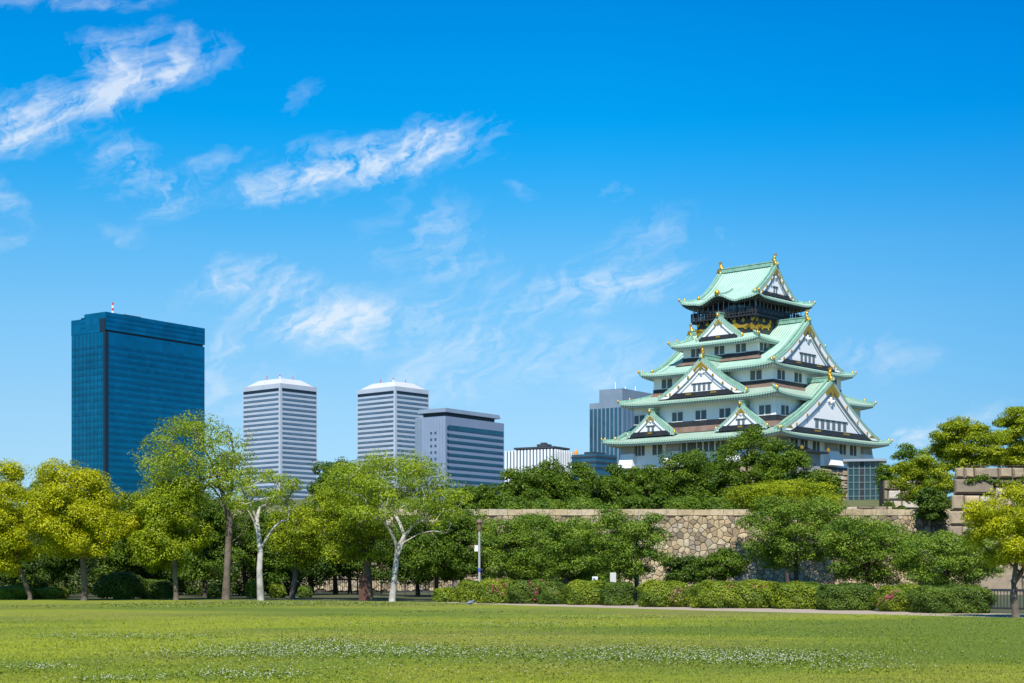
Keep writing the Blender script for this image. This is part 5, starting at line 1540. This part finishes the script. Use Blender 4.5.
q = MB(); q.lathe((0, 0, zt - .295), [(0, 0), (.20, 0), (.22, .07), (.12, .2), (.0, .28)], 10); q.build('lantern_cap', M['lantern'], t)
q = MB(); q.box(-.27, -.10, zt * .60, -.066, .08, zt * .60 + .34); q.build('control_box', M['frame_white'], t)
M['blue'] = mat('blue_sticker', (.02, .10, .45), .5)[0]
q = MB(); q.box(-.06, -.092, zt * .36, .06, -.083, zt * .36 + .18); q.build('sticker', M['blue'], t)
# rusty slab
D = 92.5
t = thing('steel_slab', 'upright rusty brown steel slab standing on the lawn edge', 'sculpture', (wx(363, D), D, 0))
w2 = (wx(367, D) - wx(359.2, D)) / 2; h = wz(575, D)
q = MB(); q.box(-w2, -.12, -.05, w2, .12, h, taper=.012); q.build('slab', M['rust'], t)
q = MB(); q.box(-w2 - .05, -.2, -.04, w2 + .05, .2, .05); q.build('foot_plate', M['rust'], t)
# notice boards
D = 84.5
for (px, py0, py1, wd, lab, mm) in ((595, 576.5, 582.5, 5.5, 'white notice board with a dark picture above the lime bush', 'frame_white'), (613, 572.5, 582.5, 6, 'plain beige notice board right of the white one', 'plinth')):
    t = thing('notice_board', lab, 'sign', (wx(px, D), D, 0), R(4))
    z0, z1 = wz(py1, D), wz(py0, D); w2 = wd * D / F / 2
    q = MB(); q.box(-w2, -.03, z0, w2, .03, z1); q.build('panel', M[mm], t)
    if wd == 5.5:
        q = MB(); q.box(-w2 * .7, -.036, z0 + .06, w2 * .1, -.0305, z1 - .08); q.build('picture', M['strip_glass'], t)
        q = MB(); q.box(w2 * .2, -.036, z0 + .08, w2 * .75, -.0305, z0 + .14); q.build('text_block', M['rust'], t)
    for sx in (-.75, .75):
        q = MB(); q.box(sx * w2 - .03, -.025, -.05, sx * w2 + .03, .025, z0 - .002); q.build('post', M['dark_metal'], t)
# fences
def fence(name, label, px0, px1, D, h, step, D2=None):
    D2 = D2 or D
    p0 = Vector((wx(px0, D), D, 0)); p1 = Vector((wx(px1, D2), D2, 0)); d = p1 - p0; L = d.length
    t = thing(name, label, 'fence', p0, math.atan2(d.y, d.x))
    q = MB(); q.box(0, -.03, h - .1, L, .03, h); q.build('top_rail', M['dark_metal'], t)
    q = MB(); q.box(0, -.03, .12, L, .03, .2); q.build('bottom_rail', M['dark_metal'], t)
    q = MB()
    for k in range(int(L / .16)): q.box(.1 + k * .16, -.012, .2, .125 + k * .16, .012, h - .1)
    q.build('bars', M['dark_metal'], t)
    k = 0
    while k * step <= L:
        q = MB(); q.box(k * step - .05, -.05, 0, k * step + .05, .05, h + .08); q.build('post', M['dark_metal'], t); k += 1
fence('railing_fence', 'dark iron fence along the moat behind the white-barked tree', 286, 470, 121, 1.15, 1.8)
fence('railing_fence', 'black iron fence between the dark hedge and the yellow camphor', 986, 1060, 66, .95, 1.5, 63)
# pigeon on the grass
D = 78
t = thing('pigeon', 'small grey pigeon on the lawn in front of the lamp post', 'bird', (wx(470.5, D), D, .01), R(20))
M['pigeon'] = noisy('grey_feathers', (.12, .14, .19), (.22, .25, .32), 12, .7)
q = MB(); q.tube([(-.26, 0, .11), (-.16, 0, .13), (-.05, 0, .15), (.06, 0, .16), (.12, 0, .20), (.15, 0, .25), (.18, 0, .27), (.22, 0, .262)], [.012, .045, .085, .08, .05, .04, .042, .008], 8)
for s in (-1, 1): q.tube([(0, s * .03, .10), (.01, s * .03, .0), (.05, s * .03, .0)], [.012, .008, .006], 5)
q.build('body', M['pigeon'], t, smooth=True)

# ================================================================== GRASS
rng = np.random.default_rng(77)
n = 210000
py = HZ + EYE * F / rng.uniform(20, 58, n) ; u = rng.random(n)
Dg = 1 / (1 / 62 + (1 / 20.5 - 1 / 62) * u ** .85)
xg = rng.uniform(-.345, .345, n) * Dg
# tufts: gather blades in clumps of uneven height
hn = .5 + .5 * np.sin(xg * .9 + 2 * np.sin(Dg * .31)) * np.sin(Dg * .55 + 1.7 * np.sin(xg * .4))
hh = rng.uniform(.010, .028, n) * (.7 + .7 * hn) * (Dg / 40) ** .35
ww = .009 * (Dg / 25)
a = rng.uniform(0, math.pi, n); lean = rng.normal(size=(n, 2)) * .6 * hh[:, None]
base = np.stack([xg, Dg, np.full(n, .006)], 1); off = np.stack([np.cos(a) * ww, np.sin(a) * ww * .4, np.zeros(n)], 1)
tip = base + np.concatenate([lean, hh[:, None]], 1)
V = np.stack([base - off, base + off, tip], 1).reshape(-1, 3)
tag(np_mesh('grass', V, 3, M['blade']), kind='stuff')
# white clover in drifts
P_ = []
DR = [(310, 648, 115, 4.5, 1900), (420, 653, 130, 4.5, 1500), (240, 655, 90, 3, 700), (120, 637, 110, 2.5, 700), (330, 641, 40, 2.5, 250), (250, 676, 60, 3.5, 420), (110, 680, 40, 2, 180), (40, 668, 50, 2.5, 250),
      (700, 657, 160, 6, 2600), (760, 660, 70, 4, 700), (620, 650, 80, 2.5, 420), (860, 668, 60, 3, 250), (500, 625, 140, 1.6, 500), (640, 618, 90, 1.2, 350), (300, 604, 160, 1.6, 1500), (120, 607, 90, 1.2, 380), (470, 612, 70, 1.0, 250), (560, 640, 480, 22, 900), (300, 668, 300, 10, 400)]
for (cx, cy, sx, sy, k) in DR:
    k = int(k * .36)
    pxs = cx + rng.normal(size=k) * sx * .6; pys = cy + rng.normal(size=k) * sy * .7
    ok = (pys > 600) & (pys < 690); D_ = EYE * F / (pys[ok] - HZ); P_.append(np.stack([(pxs[ok] - 512) / F * D_, D_, rng.uniform(.03, .06, ok.sum())], 1))
P_ = np.concatenate(P_)
# keep them on the lawn
le = np.interp(P_[:, 0], [p[0] for p in LE], [p[1] for p in LE]); P_ = P_[P_[:, 1] < le - .5]
r_ = rng.uniform(.006, .012, len(P_)) * np.maximum(1, P_[:, 1] / 60)
o6 = np.array([(1, 0, 0), (0, 1, 0), (-1, 0, 0), (0, -1, 0), (0, 0, 1), (0, 0, -1)], float)
tri = [(0, 1, 4), (1, 2, 4), (2, 3, 4), (3, 0, 4), (1, 0, 5), (2, 1, 5), (3, 2, 5), (0, 3, 5)]
V = (P_[:, None, None, :] + r_[:, None, None, None] * o6[np.array(tri)][None]).reshape(-1, 3)
tag(np_mesh('clover_flowers', V, 3, M['clover']), kind='stuff')

# clover leaves, darker than the turf, spreading round the flowers
k = 9; Q = np.repeat(P_, k, 0); m_ = len(Q)
Q[:, 0] += rng.normal(size=m_) * .28; Q[:, 1] += rng.normal(size=m_) * .7; Q[:, 2] = rng.uniform(.012, .034, m_)
le = np.interp(Q[:, 0], [p[0] for p in LE], [p[1] for p in LE]); Q = Q[Q[:, 1] < le - .3]; m_ = len(Q)
L = rng.uniform(.014, .032, m_)[:, None] * np.maximum(1, Q[:, 1:2] / 45); a = rng.uniform(0, 6.28, m_)
t_ = np.stack([np.cos(a), np.sin(a), rng.normal(size=m_) * .25], 1) * L; b_ = np.stack([-np.sin(a), np.cos(a), rng.normal(size=m_) * .25], 1) * L
V = np.stack([Q - t_, Q - b_, Q + t_, Q + b_], 1).reshape(-1, 3)
tag(np_mesh('clover_leaves', V, 4, M['clover_leaf'], None, np.repeat(np.clip(rng.normal(size=m_) * .25 + .5, 0, 1), 4)), kind='stuff')
